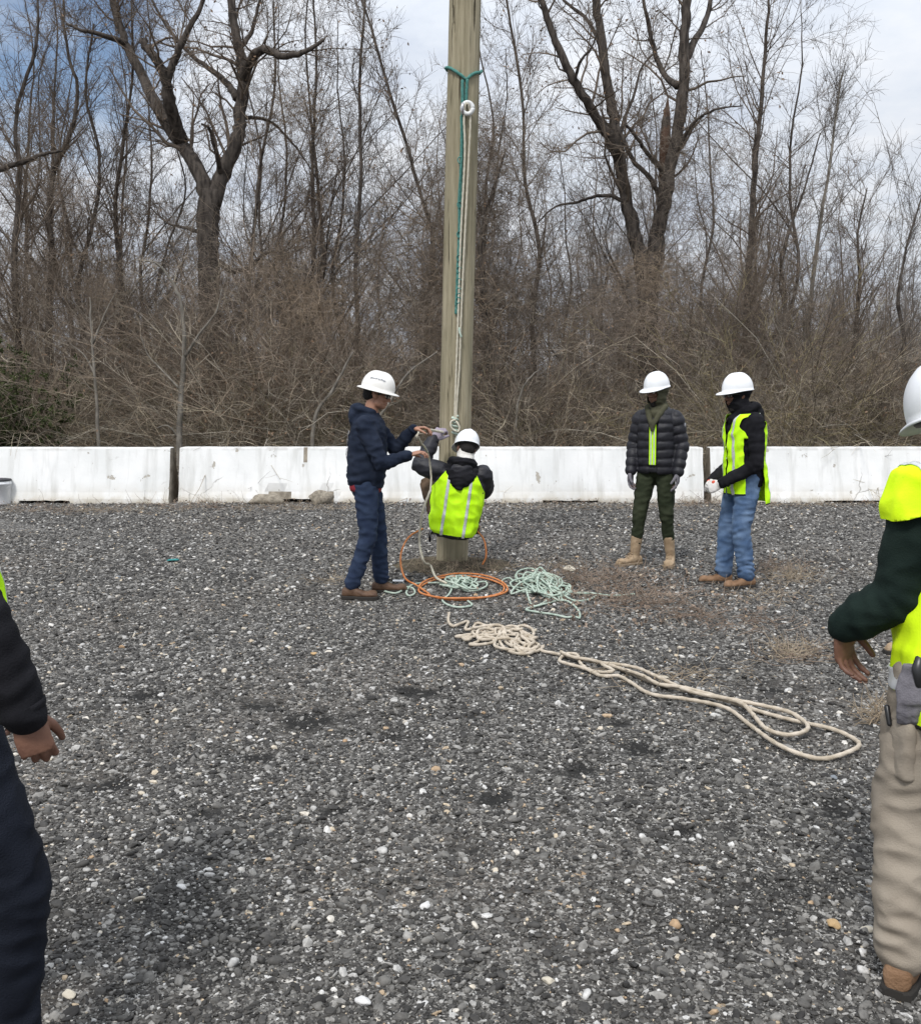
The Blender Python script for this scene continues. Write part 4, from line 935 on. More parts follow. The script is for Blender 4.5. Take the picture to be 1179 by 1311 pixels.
def ground_ropes():
    r = .0105
    Z8 = lambda z, lift=0: gnd(560 + z[0] * .525, 700 + z[1] * .525, r, lift)
    loopA = [(290, 265), (340, 280), (430, 300), (520, 335), (560, 350), (700, 390), (780, 415), (870, 440), (960, 460), (1012, 480), (1028, 500), (1000, 520), (940, 530), (880, 520), (820, 495), (760, 450), (700, 408), (600, 385), (520, 370), (470, 340), (440, 325), (400, 322), (360, 305), (315, 295), (297, 283), (315, 268), (340, 272), (350, 292), (380, 312)]
    loopB = [(430, 318), (400, 298), (480, 305), (540, 335), (620, 372), (720, 398), (800, 413), (860, 430), (900, 455), (895, 475), (850, 482), (800, 470), (765, 430), (740, 408), (690, 388), (600, 362), (540, 352), (500, 330), (440, 308), (380, 292), (330, 283), (300, 270)]
    pA = [Z8(z, .004 * (i % 3)) for i, z in enumerate(loopA)]; pB = [Z8(z, .02 + .004 * (i % 2)) for i, z in enumerate(loopB)]
    P1 = [gnd(575, 787, r), gnd(574, 797, r), gnd(580, 803, r), gnd(590, 800, r), gnd(600, 797, r)]
    P1 = P1 + pile(616, 812, 42, 17, 9, r, 5, .55, .03) + pile(652, 816, 42, 24, 10, r, 8, .5, .03) + pile(676, 828, 28, 16, 4, r, 9, .6, squash=.8)
    rope('rope_heap', 'beige twisted rope, a tangled heap drawn out into two long loops across the gravel', P1 + [gnd(690, 834, r)] + pA + pB, r, 'beige_rope', 'rope', .022, k=8)
    r2 = .0080
    Z7 = lambda z, lift=0: gnd(490 + z[0] * .3053, 640 + z[1] * .3053, r2, lift)
    P = pile(692, 752, 40, 20, 26, r2, 21, .6, .06) + [Z7(z) for z in [(560, 350), (530, 335), (500, 350), (520, 370), (600, 380), (720, 410), (740, 425), (700, 437), (650, 448), (600, 462), (640, 472), (720, 486), (775, 498), (800, 492)]]
    rope('rope_heap', 'pale green rope heaped loosely on the gravel right of the pole', P, r2, 'mint_rope', 'rope', .022, k=8)
    P = [Z7(z) for z in [(735, 430), (770, 430), (805, 452), (825, 480), (824, 500), (810, 495)]]
    rope('rope_end', 'short curved pale green rope end in front of the right hand heap', P, r2, 'mint_rope', 'rope')
    P = [Z7(z, .006) for z in [(770, 380), (800, 395), (850, 392), (890, 402), (930, 407), (990, 408), (1060, 402)]]; P = [Z7((700, 360), .03), Z7((740, 400), .02), Z7((800, 430)), Z7((860, 425)), Z7((895, 405)), Z7((860, 395)), Z7((800, 400))] + P[3:]
    rope('rope_end', 'straight pale green rope tail running right from the heap towards the boots', P, r2, 'mint_rope', 'rope')
    P = [Z7(z) for z in [(0, 392), (50, 402), (80, 392), (95, 375), (125, 380), (135, 400), (110, 412), (100, 395), (140, 360)]] + pile(588, 753, 38, 12, 15, r2, 33, .6, .05) + [Z7(z) for z in [(280, 400), (250, 425), (270, 445), (310, 457), (350, 455), (375, 448), (355, 430)]]
    rope('rope_heap', 'pale green rope tangled inside the orange coil at the foot of the pole', P, r2, 'mint_rope', 'rope', .022, k=8)
    # orange line: hangs from the climber's hip, coils on the ground
    r3 = .0080; c = G(592, 755); ax = G(646, 755).x - c.x; ay = abs(G(592, 741).y - c.y); P = []
    hang = [A(541, 677, 8.95), A(524, 687, 8.8), A(514.5, 704, 8.65), A(513, 722, 8.5), A(519, 741, 8.35)]
    P += hang + [gnd(533, 755, r3, .02), gnd(550, 763, r3)]
    for i in range(25):
        a = R(215) + i * R(30); k_ = 1 + .05 * math.sin(i * 1.7) + .02 * (i // 12)
        X, Y = c.x + ax * k_ * math.cos(a) + .02 * math.sin(i * .9), c.y + ay * k_ * math.sin(a) * (1 + .06 * (i // 12)); P.append(Vector((X, Y, gh(X, Y) + r3 + .012 + .016 * (i // 12))))
    rope('orange_line', 'orange rope hanging from the climber and coiled in a wide ring on the gravel', P, r3, 'orange_rope', 'rope', .02, k=8)
    rope('orange_line', 'short orange rope hanging beside the right of the pole foot below the lime vest', [A(612, 681, 9.1), A(619, 690, 9.1), A(622, 702, 9.1), A(622, 714, 9.12), A(617, 724, 9.15)], .008, 'orange_rope', 'rope')
    rope('climbing_lanyard', 'cream rope running from the climber hip down to the heap by the pole', [A(551, 628, 8.80), A(545, 643, 8.78), A(540, 658, 8.78), A(537.5, 678, 8.8), A(537, 698, 8.8), A(543, 720, 8.75), gnd(551, 737, .01, .08), gnd(558, 748, .01, .04), gnd(572, 754, .01, .03)], .0105, 'cream_rope')
ground_ropes()

# ------------------------------------------------------------------ people
def head_geo(g, m):
    s0 = len(g.v)
    g.ell((0, -.018, .030), (.074, .094, .088)); g.ell((0, .022, -.025), (.062, .070, .082)); g.ell((0, .050, -.085), (.038, .040, .028))
    g.ell((.030, .030, -.070), (.035, .045, .035)); g.ell((-.030, .030, -.070), (.035, .045, .035))
    g.ell((0, .078, .020), (.048, .014, .011)); g.ell((.036, .070, -.028), (.020, .018, .016)); g.ell((-.036, .070, -.028), (.020, .018, .016))
    g.tube([(0, .083, .012), (0, .096, -.012), (0, .108, -.032)], [.008, .010, .013], 10); g.ell((.010, .096, -.036), (.009, .010, .008)); g.ell((-.010, .096, -.036), (.009, .010, .008))
    g.ell((0, .088, -.058), (.024, .011, .006)); g.ell((0, .086, -.067), (.021, .011, .007))
    for sx in (-1, 1):
        g.ell((sx * .077, -.005, -.008), (.010, .020, .032), Matrix.Rotation(sx * .35, 3, 'Z')); g.ell((sx * .074, .002, -.030), (.009, .012, .014))
    g.xform(m, s0)
def frame_m(o, d, nrm):
    d = Vector(d).normalized(); n = Vector(nrm); n = (n - d * n.dot(d)).normalized(); x = d.cross(n)
    return Matrix(((x.x, d.x, n.x, o[0]), (x.y, d.y, n.y, o[1]), (x.z, d.z, n.z, o[2]), (0, 0, 0, 1)))
def hand_geo(g, m, side, curl=.5, rs=1.0, spread=.08, thumb=.6, sc=1.0):
    """side +1: thumb on +x; fingers along +y; palm faces -z"""
    s0 = len(g.v); tips = []
    secs = [(-.025, .026, .019), (0, .028, .018), (.025, .036, .017), (.055, .041, .016), (.085, .041, .0145), (.102, .037, .011)]
    rings = []
    for (y, rx, rz) in secs: rings.append([Vector((side * (-.001) + math.cos(a) * rx * rs, y, math.sin(a) * rz * rs)) for a in [2 * math.pi * j / 18 for j in range(18)]])
    g.rings(rings); g.ell((side * .022, .035, -.010), (.018 * rs, .032, .014 * rs))
    for i, (x, y, ln, r0) in enumerate([(.031, .092, .078, .0088), (.0105, .098, .086, .0092), (-.0105, .095, .080, .0088), (-.030, .086, .064, .0078)]):
        a0 = spread * (1.5 - i) * side; cu = curl * (1 + .12 * i); p = Vector((x * side, y - .015, -.001)); pts = [p, Vector((x * side, y, -.002))]; ang = 0; d0 = Vector((math.sin(a0), math.cos(a0), 0))
        for f, b in ((.44, .85), (.31, 1.0), (.25, .65)):
            ang += cu * b; dd = d0 * math.cos(ang) + Vector((0, 0, -1)) * math.sin(ang); pts.append(pts[-1] + dd * ln * f)
        g.tube(pts, [r0 * rs * 1.1, r0 * rs * 1.10, r0 * rs * .97, r0 * rs * .93, r0 * rs * .80], 10)
        for q in pts[1:4]: g.ell(q, (r0 * rs * 1.06, r0 * rs * 1.0, r0 * rs * 1.12))
        dd = (pts[-1] - pts[-2]).normalized(); xx = dd.cross(Vector((0, 0, 1))).normalized(); tips.append((m @ ((pts[-1] + xx.cross(dd) * r0 * .62) * sc), (m.to_3x3() @ Matrix((xx, dd, xx.cross(dd))).transposed()), r0))
    t0 = Vector((side * .024, .018, -.006)); d1 = Vector((side * math.sin(thumb), math.cos(thumb), -.35)).normalized(); d2 = Vector((side * math.sin(thumb * .55), math.cos(thumb * .55), -.45 - curl * .25)).normalized()
    d3 = Vector((side * math.sin(thumb * .2), math.cos(thumb * .2), -.5 - curl * .4)).normalized()
    pts = [t0, t0 + d1 * .042]; pts.append(pts[-1] + d2 * .034); pts.append(pts[-1] + d3 * .026); g.tube(pts, [.014 * rs, .0125 * rs, .0105 * rs, .0085 * rs], 10)
    g.xform(m @ Matrix.Scale(sc, 4), s0); return tips
def limb_pts(a, b, c, n=3):
    a, b, c = Vector(a), Vector(b), Vector(c); return [a, a.lerp(b, .33), a.lerp(b, .66), a.lerp(b, .90), b + (b - a.lerp(c, .5)) * .0, b.lerp(c, .10), b.lerp(c, .4), b.lerp(c, .7), c]
def torso_geo(g, J, secs, power=2.3, grow=0.0):
    p, n = Vector(J['pelvis']), Vector(J['neck']); z = (n - p); Ls = z.length; z.normalize(); x = Vector(J.get('side', (1, 0, 0))); x = (x - z * x.dot(z)).normalized(); y = z.cross(x)
    m = Matrix(((x.x, y.x, z.x, p.x), (x.y, y.y, z.y, p.y), (x.z, y.z, z.z, p.z), (0, 0, 0, 1)))
    g.loft([(0, s[3] if len(s) > 3 else 0, s[0] * Ls, s[1] + grow, s[2] + grow) for s in secs], 32, power, m); return m, Ls
TORSO = [(-.16, .170, .125), (-.05, .178, .132), (.1, .176, .130), (.3, .172, .130), (.5, .182, .137, -.004), (.68, .192, .138, -.008), (.80, .192, .130, -.010), (.89, .178, .112, -.006), (.96, .130, .092), (1.02, .082, .078)]
def hat(parent, m, full=False, mat='white_plastic', sc=1.0, label=None):
    """hard hat as worn on the head frame m"""
    bm = bmesh.new(); nu, nv = 64, 22; rx, ry, h = .118, .142, .150; rows = []
    for i in range(nv + 1):
        t = i / nv; row = []
        for j in range(nu):
            a = 2 * math.pi * j / nu; cx, cy = math.cos(a), math.sin(a)
            if t <= .72:
                q = t / .72 * math.pi / 2; rr = math.sin(q) ** .92; z = h * math.cos(q) ** .95; x, y = rx * rr * cx, ry * rr * cy
                ridge = math.exp(-(x / .020) ** 2) * .006 * min(1, rr * 2) + math.exp(-((abs(x) - .045) / .010) ** 2) * .0022
                z += ridge * (math.cos(q) + .25)
                y += ridge * cy * math.sin(q) * .8
            else:
                f = (t - .72) / .28; fr = max(0, cy) ** 1.6
                ext = (.036 + .016 * fr) if full else (.006 + .058 * fr)
                dx, dy = cx / rx, cy / ry; ln = math.hypot(dx, dy); x = rx * cx + dx / ln * ext * f; y = ry * cy + dy / ln * ext * f
                z = -.004 - (.012 if full else .006 + .014 * fr) * f ** 1.4 - (.004 if f > .9 else 0)
            row.append(bm.verts.new((x, y, z)))
            if i == 0: break
        rows.append(row)
    for j in range(nu): bm.faces.new((rows[0][0], rows[1][j], rows[1][(j + 1) % nu]))
    for i in range(1, nv):
        for j in range(nu): bm.faces.new((rows[i][j], rows[i + 1][j], rows[i + 1][(j + 1) % nu], rows[i][(j + 1) % nu]))
    bmesh.ops.recalc_face_normals(bm, faces=bm.faces[:]); bmesh.ops.solidify(bm, geom=bm.faces[:], thickness=.0035)
    T = m @ Matrix.Translation((0, -.008, .040)) @ Matrix.Scale(sc, 4); bmesh.ops.transform(bm, matrix=T, verts=bm.verts[:])
    me = bpy.data.meshes.new('hard_hat'); bm.to_mesh(me); bm.free(); o = link('hard_hat', me, M[mat], parent)
    g = Geo(); pts = [T @ Vector((.094 * math.cos(a), .116 * math.sin(a), -.012)) for a in np.linspace(0, 2 * math.pi, 33)]; g.tube(pts, .009, 8, False); link('suspension_band', g.mesh(), M['black_plastic'], o)
    return o, T
BOOT = [(-.075, .030, .022, .028, .04), (-.062, .040, .033, .040, .05)]
def boot(parent, ankle, yaw, upper, sole, shaft=.17, sx=1, pitch=0, knee=None):
    m = Matrix.Translation(Vector(ankle)) @ Matrix.Rotation(yaw, 4, 'Z') @ Matrix.Rotation(pitch, 4, 'X') @ Matrix.Translation((0, 0, -.095))
    g = Geo(); secs = [(-.078, .024, .030, .050), (-.066, .037, .040, .066), (-.03, .042, .055, .070), (.02, .042, .060, .074), (.06, .043, .052, .062), (.10, .047, .042, .047), (.145, .050, .036, .040), (.180, .046, .032, .036), (.205, .034, .026, .026), (.213, .018, .018, .016)]
    rings = []
    for (y, rx, rz, top) in secs: rings.append([Vector((sx * (.006 if y > .05 else 0) + rx * math.copysign(abs(math.cos(a)) ** .8, math.cos(a)), y, .022 + max(0, 1) * (top * .5) + top * .5 * math.copysign(abs(math.sin(a)) ** .8, math.sin(a)) * 1.15)) for a in [2 * math.pi * j / 20 for j in range(20)]])
    kd = (m.inverted() @ Vector(knee) - Vector((0, 0, .095))).normalized() if knee is not None else Vector((0, 0, 1)); a0 = Vector((0, 0, .095)); tall = shaft > .2
    g.rings(rings); g.tube([(0, .012, .06), a0 + kd * .005 + Vector((0, -.003, 0)), a0 + kd * (.05 if tall else .035), a0 + kd * ((shaft - .06) if tall else .05)], [.046, .045, .047 if tall else .043, .053 if tall else .042], 18, True, 1.12)
    g.ell((0, .165, .048), (.044, .046, .030))
    g.xform(m); me = remesh(g, .0065, 4); displace(me, lambda p, n: .0022 * noise.noise(p * 38) + .002 * noise.noise(p * 16)); o = link('boot', me, M[upper], parent)
    g = Geo(); ys = [-.084, -.07, -.03, .02, .06, .10, .145, .185, .212, .222]; ws = [.022, .038, .044, .043, .045, .051, .054, .048, .034, .016]; rings = []
    for z, e in ((0, .0), (.004, .002), (.024, .002), (.030, -.002)):
        ring = [Vector((sx * (.006 if y > .05 else 0) + w_ + e, y, z + (.006 if -.0 < y < .05 and z < .01 else 0))) for y, w_ in zip(ys, ws)] + [Vector((sx * (.006 if y > .05 else 0) - w_ - e, y, z + (.006 if 0 < y < .05 and z < .01 else 0))) for y, w_ in list(zip(ys, ws))[::-1]]
        rings.append(ring)
    g.rings(rings).xform(m); link('sole', g.mesh(), M[sole], o, False)
    g = Geo()
    for i in range(6):
        f = i / 5; y = .105 - .085 * f; z = .086 + .052 * f + (.03 if i == 5 else 0) * 0; s_ = 1 if i % 2 else -1
        g.tube([m @ Vector((-.024, y - .008, z - .004)), m @ Vector((0, y + .002, z + .007)), m @ Vector((.024, y + .010 * s_, z - .004))], .0032, 6)
    link('laces', g.mesh(), M['black_cloth' if upper != 'tan_leather' else 'tan_leather'], o); return o

def person(loc, yaw, label, J, skin, top, bottom, upper, sole, voxel=.0105, hands=(.5, .5), hand_n=((-1, 0, 0), (1, 0, 0)), hand_d=None, gloves=None, secs=TORSO, tsecs_grow=.004,
           hood_down=False, hoodie_fold=.006, puffer=False, pocket=True, head_rot=(0, 0, 0), hat_full=False, hat_mat='white_plastic', trouser_r=(.100, .088, .073, .068, .066), sleeve=(.078, .068, .058, .054, .046),
           strip=False, hair=True, beard=None, hat_on=True, shaft=.17, foot_yaw=(0.12, -0.12), cuff_t=.93, foot_pitch=(0, 0), seed=0, group=None, gsc=1.06, nails=False, hsc=1.0, hat_sc=.95):
    e = empty('person', loc, yaw); props(e, label, 'person', group)
    V_ = {k: Vector(v) for k, v in J.items()}
    HM = Matrix.Translation(V_['head']) @ Euler((head_rot[0], head_rot[1], head_rot[2])).to_matrix().to_4x4()
    # body ---------------------------------------------------------------
    g = Geo(); torso_geo(g, J, [(s[0], s[1] - .035, s[2] - .035) for s in secs[1:-1]])
    for sd in 'RL':
        x = 1 if sd == 'R' else -1
        g.tube(limb_pts(V_['S' + sd], V_['E' + sd], V_['W' + sd]), [.048, .046, .042, .038, .036, .036, .033, .029, .026], 12)
        g.tube(limb_pts(V_['H' + sd], V_['K' + sd], V_['A' + sd]), [.075, .070, .062, .052, .050, .050, .050, .042, .036], 12)
    low = remesh(g, .014, 3)
    g = Geo(); head_geo(g, HM); g.tube([V_['neck'] - Vector((0, 0, .06)), V_['neck'].lerp(V_['head'], .3), V_['head'] + (HM.to_3x3() @ Vector((0, -.02, -.05)))], [.062, .056, .055], 16); hd = remesh(g, .0048, 3)
    hs = []; hmats = []
    for i, sd in enumerate('RL'):
        d = Vector(hand_d[i]) if hand_d and hand_d[i] else (V_['W' + sd] - V_['E' + sd]); side = (-1 if sd == 'R' else 1)
        m = frame_m(V_['W' + sd], d, hand_n[i]); hmats.append((m, side)); g = Geo(); tips = hand_geo(g, m, side, hands[i], .84 if gloves and gloves[i] else 1.0, sc=hsc)
        if nails:
            for tp, tr_, r0 in tips: gn = Geo(); gn.ell(tp, (r0 * .62, r0 * .85, r0 * .30), tr_); link('fingernail', gn.mesh(), M['nail'], e)
        hs.append(remesh(g, .0032, 2))
    body = join_meshes([low, hd] + hs); link('body', body, M[skin], e)
    if gloves:
        for i, sd in enumerate('RL'):
            if not gloves[i]: continue
            m, side = hmats[i]; g = Geo(); hand_geo(g, m, side, hands[i], 1.18, sc=gsc); g.tube([m @ Vector((0, -.035, 0)), m @ Vector((0, .0, 0)), m @ Vector((0, .02, 0))], [.036, .034, .034], 14, False)
            link('glove', displace(remesh(g, .004, 2), lambda p, n: .0015 * noise.noise(p * 60)), M[gloves[i]], e)
    for sx in (-1, 1):
        g = Geo(); g.ell(HM @ Vector((sx * .030, .0765, .0)), (.0125, .0125, .0125)); o = link('eye', g.mesh(), M['eye'], e)
        g = Geo(); g.ell(HM @ Vector((sx * .030, .0865, .0)), (.0056, .0056, .0056)); link('pupil', g.mesh(), M['pupil'], o)
    if hair:
        g = Geo(); g.ell((0, -.026, .034), (.080, .098, .090)); g.ell((0, -.055, -.02), (.066, .062, .055)); g.xform(HM); me = remesh(g, .007, 2)
        hi = HM.inverted(); me2 = shell(me, lambda c: (lambda q: q.y < .045 + q.z * .35 and q.z > -.065 and not (abs(q.x) > .066 and -.035 < q.y < .03 and q.z < .02))(hi @ c), .001, .004); link('hair', displace(me2, lambda p, n: .0025 * noise.noise(p * 90)), M['hair'], e)
    if beard:
        g = Geo(); g.ell((0, .034, -.088), (.055, .052, .034)); g.ell((0, .056, -.118), (.036, .032, .032)); g.ell((0, .082, -.047), (.026, .013, .005)); g.xform(HM); link('beard', displace(remesh(g, .005, 2), lambda p, n: .004 * noise.noise(p * 70)), M['hair'], e)
    # trousers -----------------------------------------------------------
    g = Geo(); tr = trouser_r; kn = {}
    for sd in 'RL':
        h, k, a = V_['H' + sd], V_['K' + sd], V_['A' + sd]; c = k.lerp(a, cuff_t)
        g.tube(limb_pts(h, k, c), [tr[0], tr[0] * .97, tr[1], tr[2] * 1.04, tr[2], tr[2] * .99, tr[3], tr[3] * .97, tr[4]], 20); kn[sd] = k
    pm = (V_['HR'] + V_['HL']) * .5; g.ell(pm + Vector((0, -.01, .04)), (.168, .128, .14)); g.ell(pm + Vector((0, -.035, -.02)), (.15, .10, .11))
    me = remesh(g, voxel, 5)
    zk = (V_['KR'].z + V_['KL'].z) / 2; za = (V_['AR'].z + V_['AL'].z) / 2; fo = folds(.009, (8, 8, 16), seed)
    def tf(p, n):
        v = fo(p, n); wk = math.exp(-((p.z - zk) / .09) ** 2); wa = math.exp(-((p.z - za - .08) / .10) ** 2)
        q = math.sin(p.z * 115 + 8 * noise.noise(Vector((p.x * 6, p.y * 6, p.z * 4 + seed))) + p.x * 22 + p.y * 14)
        return v + (.004 * wk + .007 * wa) * q * max(0, .35 + 1.3 * noise.noise(Vector((p.x * 9, p.y * 9, p.z * 7 + seed))))
    link('trousers', displace(me, tf), M[bottom], e)
    # top -----------------------------------------------------------------
    tg = Geo(); tm, Ls = torso_geo(tg, J, secs, grow=tsecs_grow); tinv = tm.inverted()
    g = Geo(); torso_geo(g, J, secs, grow=tsecs_grow); sl_ = sleeve
    for sd in 'RL':
        s_, el, wr = V_['S' + sd], V_['E' + sd], V_['W' + sd]
        c = el.lerp(wr, .97)
        rr = [sl_[0], sl_[0] * .97, sl_[1], sl_[2] * 1.03, sl_[2] * 1.02, sl_[2], sl_[3] * 1.02, sl_[3], sl_[4]]
        g.tube(limb_pts(s_, el, c), rr, 18)
    nk = V_['neck']
    if hood_down:
        pts = [nk + tm.to_3x3() @ Vector(q) for q in ((.045, .085, -.045), (.085, .035, .010), (.088, -.035, .035), (.045, -.095, .035), (0, -.112, .030), (-.045, -.095, .035), (-.088, -.035, .035), (-.085, .035, .010), (-.045, .085, -.045))]
        g.tube(pts, [.022, .032, .038, .044, .048, .044, .038, .032, .022], 14); g.ell(nk + tm.to_3x3() @ Vector((0, -.125, -.045)), (.105, .045, .085))
    me = remesh(g, voxel, 4); fo2 = folds(hoodie_fold, (7, 7, 17), seed + 3)
    segs = [(V_['S' + s], V_['E' + s]) for s in 'RL'] + [(V_['E' + s], V_['W' + s]) for s in 'RL']
    def near(p):
        best = (1e9, 0, 0)
        for i, (a, b) in enumerate(segs):
            ab = b - a; t = max(0, min(1, (p - a).dot(ab) / ab.length_squared)); d = (p - a - ab * t).length
            if d < best[0]: best = (d, i, t * ab.length + (0 if i < 2 else (segs[i - 2][1] - segs[i - 2][0]).length))
        return best
    def jf(p, n):
        v = fo2(p, n); q = tinv @ p; d, i, s = near(p); arm = d < .095 and (abs(q.x) > .15 or abs(q.y) > .16)
        if puffer:
            u = (s / .085) if arm else (q.z / .082); u += .08 * noise.noise(p * 8); v = v * .5 + .016 * (abs(math.sin(math.pi * u)) ** .5 - .6)
            if strip and not arm and q.y > 0 and abs(q.x) < .042 + .02 * max(0, q.z - .3): v -= .022
        elif arm:
            el_ = (segs[0][1] - segs[0][0]).length; we = math.exp(-((s - el_) / .09) ** 2); wl = segs[2][1] - segs[2][0]; ww = math.exp(-((s - el_ - wl.length + .06) / .07) ** 2)
            v += (.006 * we + .004 * ww) * math.sin(s * 120 + 7 * noise.noise(p * 6) + p.x * 20) * max(0, .4 + 1.2 * noise.noise(p * 9))
        else:
            v += .006 * math.exp(-((q.z - .02) / .07) ** 2) * math.sin(q.z * 90 + 6 * noise.noise(p * 5))
        return v
    jk = link('jacket', displace(me, jf), M[top], e)
    # ribbed cuffs
    for sd in 'RL':
        el, wr = V_['E' + sd], V_['W' + sd]; g = Geo(); g.tube([el.lerp(wr, .93), el.lerp(wr, .985), el.lerp(wr, 1.015)], [sl_[4] * 1.0, sl_[4] * .93, sl_[4] * .82], 18, False); link('cuff', g.mesh(), M[top], jk)
    # boots
    for i, sd in enumerate('RL'): boot(e, V_['A' + sd], -foot_yaw[i], upper, sole, shaft, 1 if sd == 'R' else -1, foot_pitch[i], V_['K' + sd])
    ho = None
    if hat_on: ho = hat(e, HM, hat_full, hat_mat, hat_sc)
    return dict(root=e, HM=HM, tg=tg, tm=tm, tinv=tinv, Ls=Ls, hat=ho, V=V_, jacket=jk, hmats=hmats)

def vest(P, secs, grow, hem_f, hem_b, mat, neck_v=.10, arm_x=.135, stripes=(.085,), open_front=True, side_z=None, top=.97, trim='black_trim', side_gap=None, sw=.022, belt=None, voxel=.010, slope=.55, a0=None, caps=0):
    J = {k: tuple(v) for k, v in P['V'].items()}; g = Geo(); tm, Ls = torso_geo(g, J, secs, grow=grow); ti = tm.inverted(); 
    if caps:
        for s_ in 'RL':
            S_, E_ = Vector(J['S' + s_]), Vector(J['E' + s_]); g.tube([S_.lerp(Vector(J['neck']), .35), S_, S_.lerp(E_, .2)], [.10, caps, caps * .97], 20)
    src = remesh(g, voxel, 4)
    fo = folds(.011, (6, 6, 9), 4); fo_ = folds(.006, (14, 14, 5), 9); displace(src, lambda p, n: fo(p, n) + fo_(p, n))
    R3 = tm.to_3x3(); pl = lambda lx, ly, lz, n: (tm @ Vector((lx, ly, lz)), R3 @ Vector(n))
    planes = [pl(0, 0, hem_f, (0, 0, 1)), pl(0, 0, hem_b, (0, 0, 1)), pl(arm_x, 0, 0, (1, 0, 0)), pl(-arm_x, 0, 0, (1, 0, 0)), pl(0, 0, Ls * top, (0, 0, 1)), pl(0, 0, 0, (0, 1, 0)), pl(0, 0, Ls * .58, (0, 0, 1))]
    if open_front: planes += [pl(.012, 0, 0, (1, 0, 0)), pl(-.012, 0, 0, (1, 0, 0))]
    nz = Ls * .62; k = neck_v / (Ls * 1.0 - nz)
    planes += [(tm @ Vector((0, 0, nz)), R3 @ Vector((1, 0, -k))), (tm @ Vector((0, 0, nz)), R3 @ Vector((1, 0, k)))]
    if side_gap: planes += [pl(0, side_gap, 0, (0, 1, 0)), pl(0, -side_gap, 0, (0, 1, 0))]
    A0 = a0 if a0 else arm_x + .07; Z0 = Ls * .56; cz = Ls * .80
    for s_ in (-1, 1): planes.append((tm @ Vector((s_ * A0, 0, Z0)), R3 @ Vector((s_ * 1.0, 0, slope))))
    if caps:
        for s_ in (-1, 1): planes += [(tm @ Vector((s_ * .19, 0, cz)), R3 @ Vector((s_ * .28, 0, 1))), pl(s_ * .20, 0, 0, (1, 0, 0))]
    def inside(c):
        q = ti @ c
        if caps:
            if q.z <= Ls * .40 and abs(q.x) > .26: return False
            if abs(q.x) > .20 and q.z > Ls * .40: return q.z > cz - .28 * (abs(q.x) - .19)
        if q.z < (hem_f if q.y > 0 else hem_b) or q.z > Ls * top: return False
        if not caps and q.z > Z0 and abs(q.x) > arm_x and abs(q.x) > A0 - slope * (q.z - Z0): return False
        if side_gap and abs(q.y) < side_gap and abs(q.x) > .10 and q.z < Ls * .6: return False
        if q.y > 0:
            if open_front and abs(q.x) < .012: return False
            if q.z > nz and abs(q.x) < k * (q.z - nz): return False
        elif q.z > Ls * .93 and abs(q.x) < .07: return False
        return True
    vo = link('vest', shell(src, inside, .004, .0025, planes), M[mat], P['root'])
    for sx in stripes:
        for s in ((-1, 1) if not caps else (-1,)):
            a, b = s * sx - sw, s * sx + sw
            pls = planes + [pl(a, 0, 0, (1, 0, 0)), pl(b, 0, 0, (1, 0, 0))]
            link('reflective_strip', shell(src, lambda c: inside(c) and a < (ti @ c).x < b and (not caps or (ti @ c).z > Ls * .5), .0075, .0015, pls), M['reflective'], vo)
    if belt:
        for (b0, b1) in belt:
            pls = planes + [pl(0, 0, b0, (0, 0, 1)), pl(0, 0, b1, (0, 0, 1))]
            link('reflective_strip', shell(src, lambda c: inside(c) and b0 < (ti @ c).z < b1, .0085, .0015, pls), M['reflective'], vo)
    # dark binding along the hem
    pls = planes + [pl(0, 0, hem_f + .010, (0, 0, 1)), pl(0, 0, hem_b + .010, (0, 0, 1))]
    link('binding', shell(src, lambda c: inside(c) and (ti @ c).z < (hem_f if (ti @ c).y > 0 else hem_b) + .010, .006, .003, pls), M[trim], vo)
    return vo
def hood_up(P, mat, face_w=.058, face_top=.050, face_bot=-.095, depth=.052, name='hood', size=1.0):
    HM = P['HM']; g = Geo(); g.ell((0, -.018, .022), (.098 * size, .118 * size, .112 * size)); g.ell((0, .005, -.06), (.088 * size, .098 * size, .09 * size)); g.xform(HM)
    nk = P['V']['neck']; h0 = HM @ Vector((0, -.01, -.06)); tm3 = P['tm'].to_3x3()
    g.tube([h0, h0.lerp(nk, .5), nk + Vector((0, 0, .0)), nk + Vector((0, 0, -.05))], [.080, .082, .100, .125], 20, True); me = remesh(g, .0085, 4)
    displace(me, folds(.008, (9, 9, 20), 8)); hi = HM.inverted()
    def pr(c):
        q = hi @ c; return not (q.y > depth - .1 and abs(q.x) < face_w * math.sqrt(max(0, 1 - ((q.z - (face_top + face_bot) / 2) / ((face_top - face_bot) / 2)) ** 2)) and q.y > .02)
    return link(name, shell(me, pr, .002, .006), M[mat], P['root'])
def glasses(P):
    HM = P['HM']; g = Geo()
    for sx in (-1, 1): g.ell(HM @ Vector((sx * .032, .094, -.002)), (.027, .008, .018), HM.to_3x3())
    g.tube([HM @ Vector((-.012, .106, .002)), HM @ Vector((0, .110, .004)), HM @ Vector((.012, .106, .002))], .003, 6)
    o = link('safety_glasses', g.mesh(), M['lens'], P['root']); g = Geo()
    for sx in (-1, 1):
        g = Geo(); g.tube([HM @ Vector((sx * .056, .090, .004)), HM @ Vector((sx * .080, .06, .006)), HM @ Vector((sx * .086, -.01, 0))], .0028, 6)
        link('temple', g.mesh(), M['black_plastic'], o)
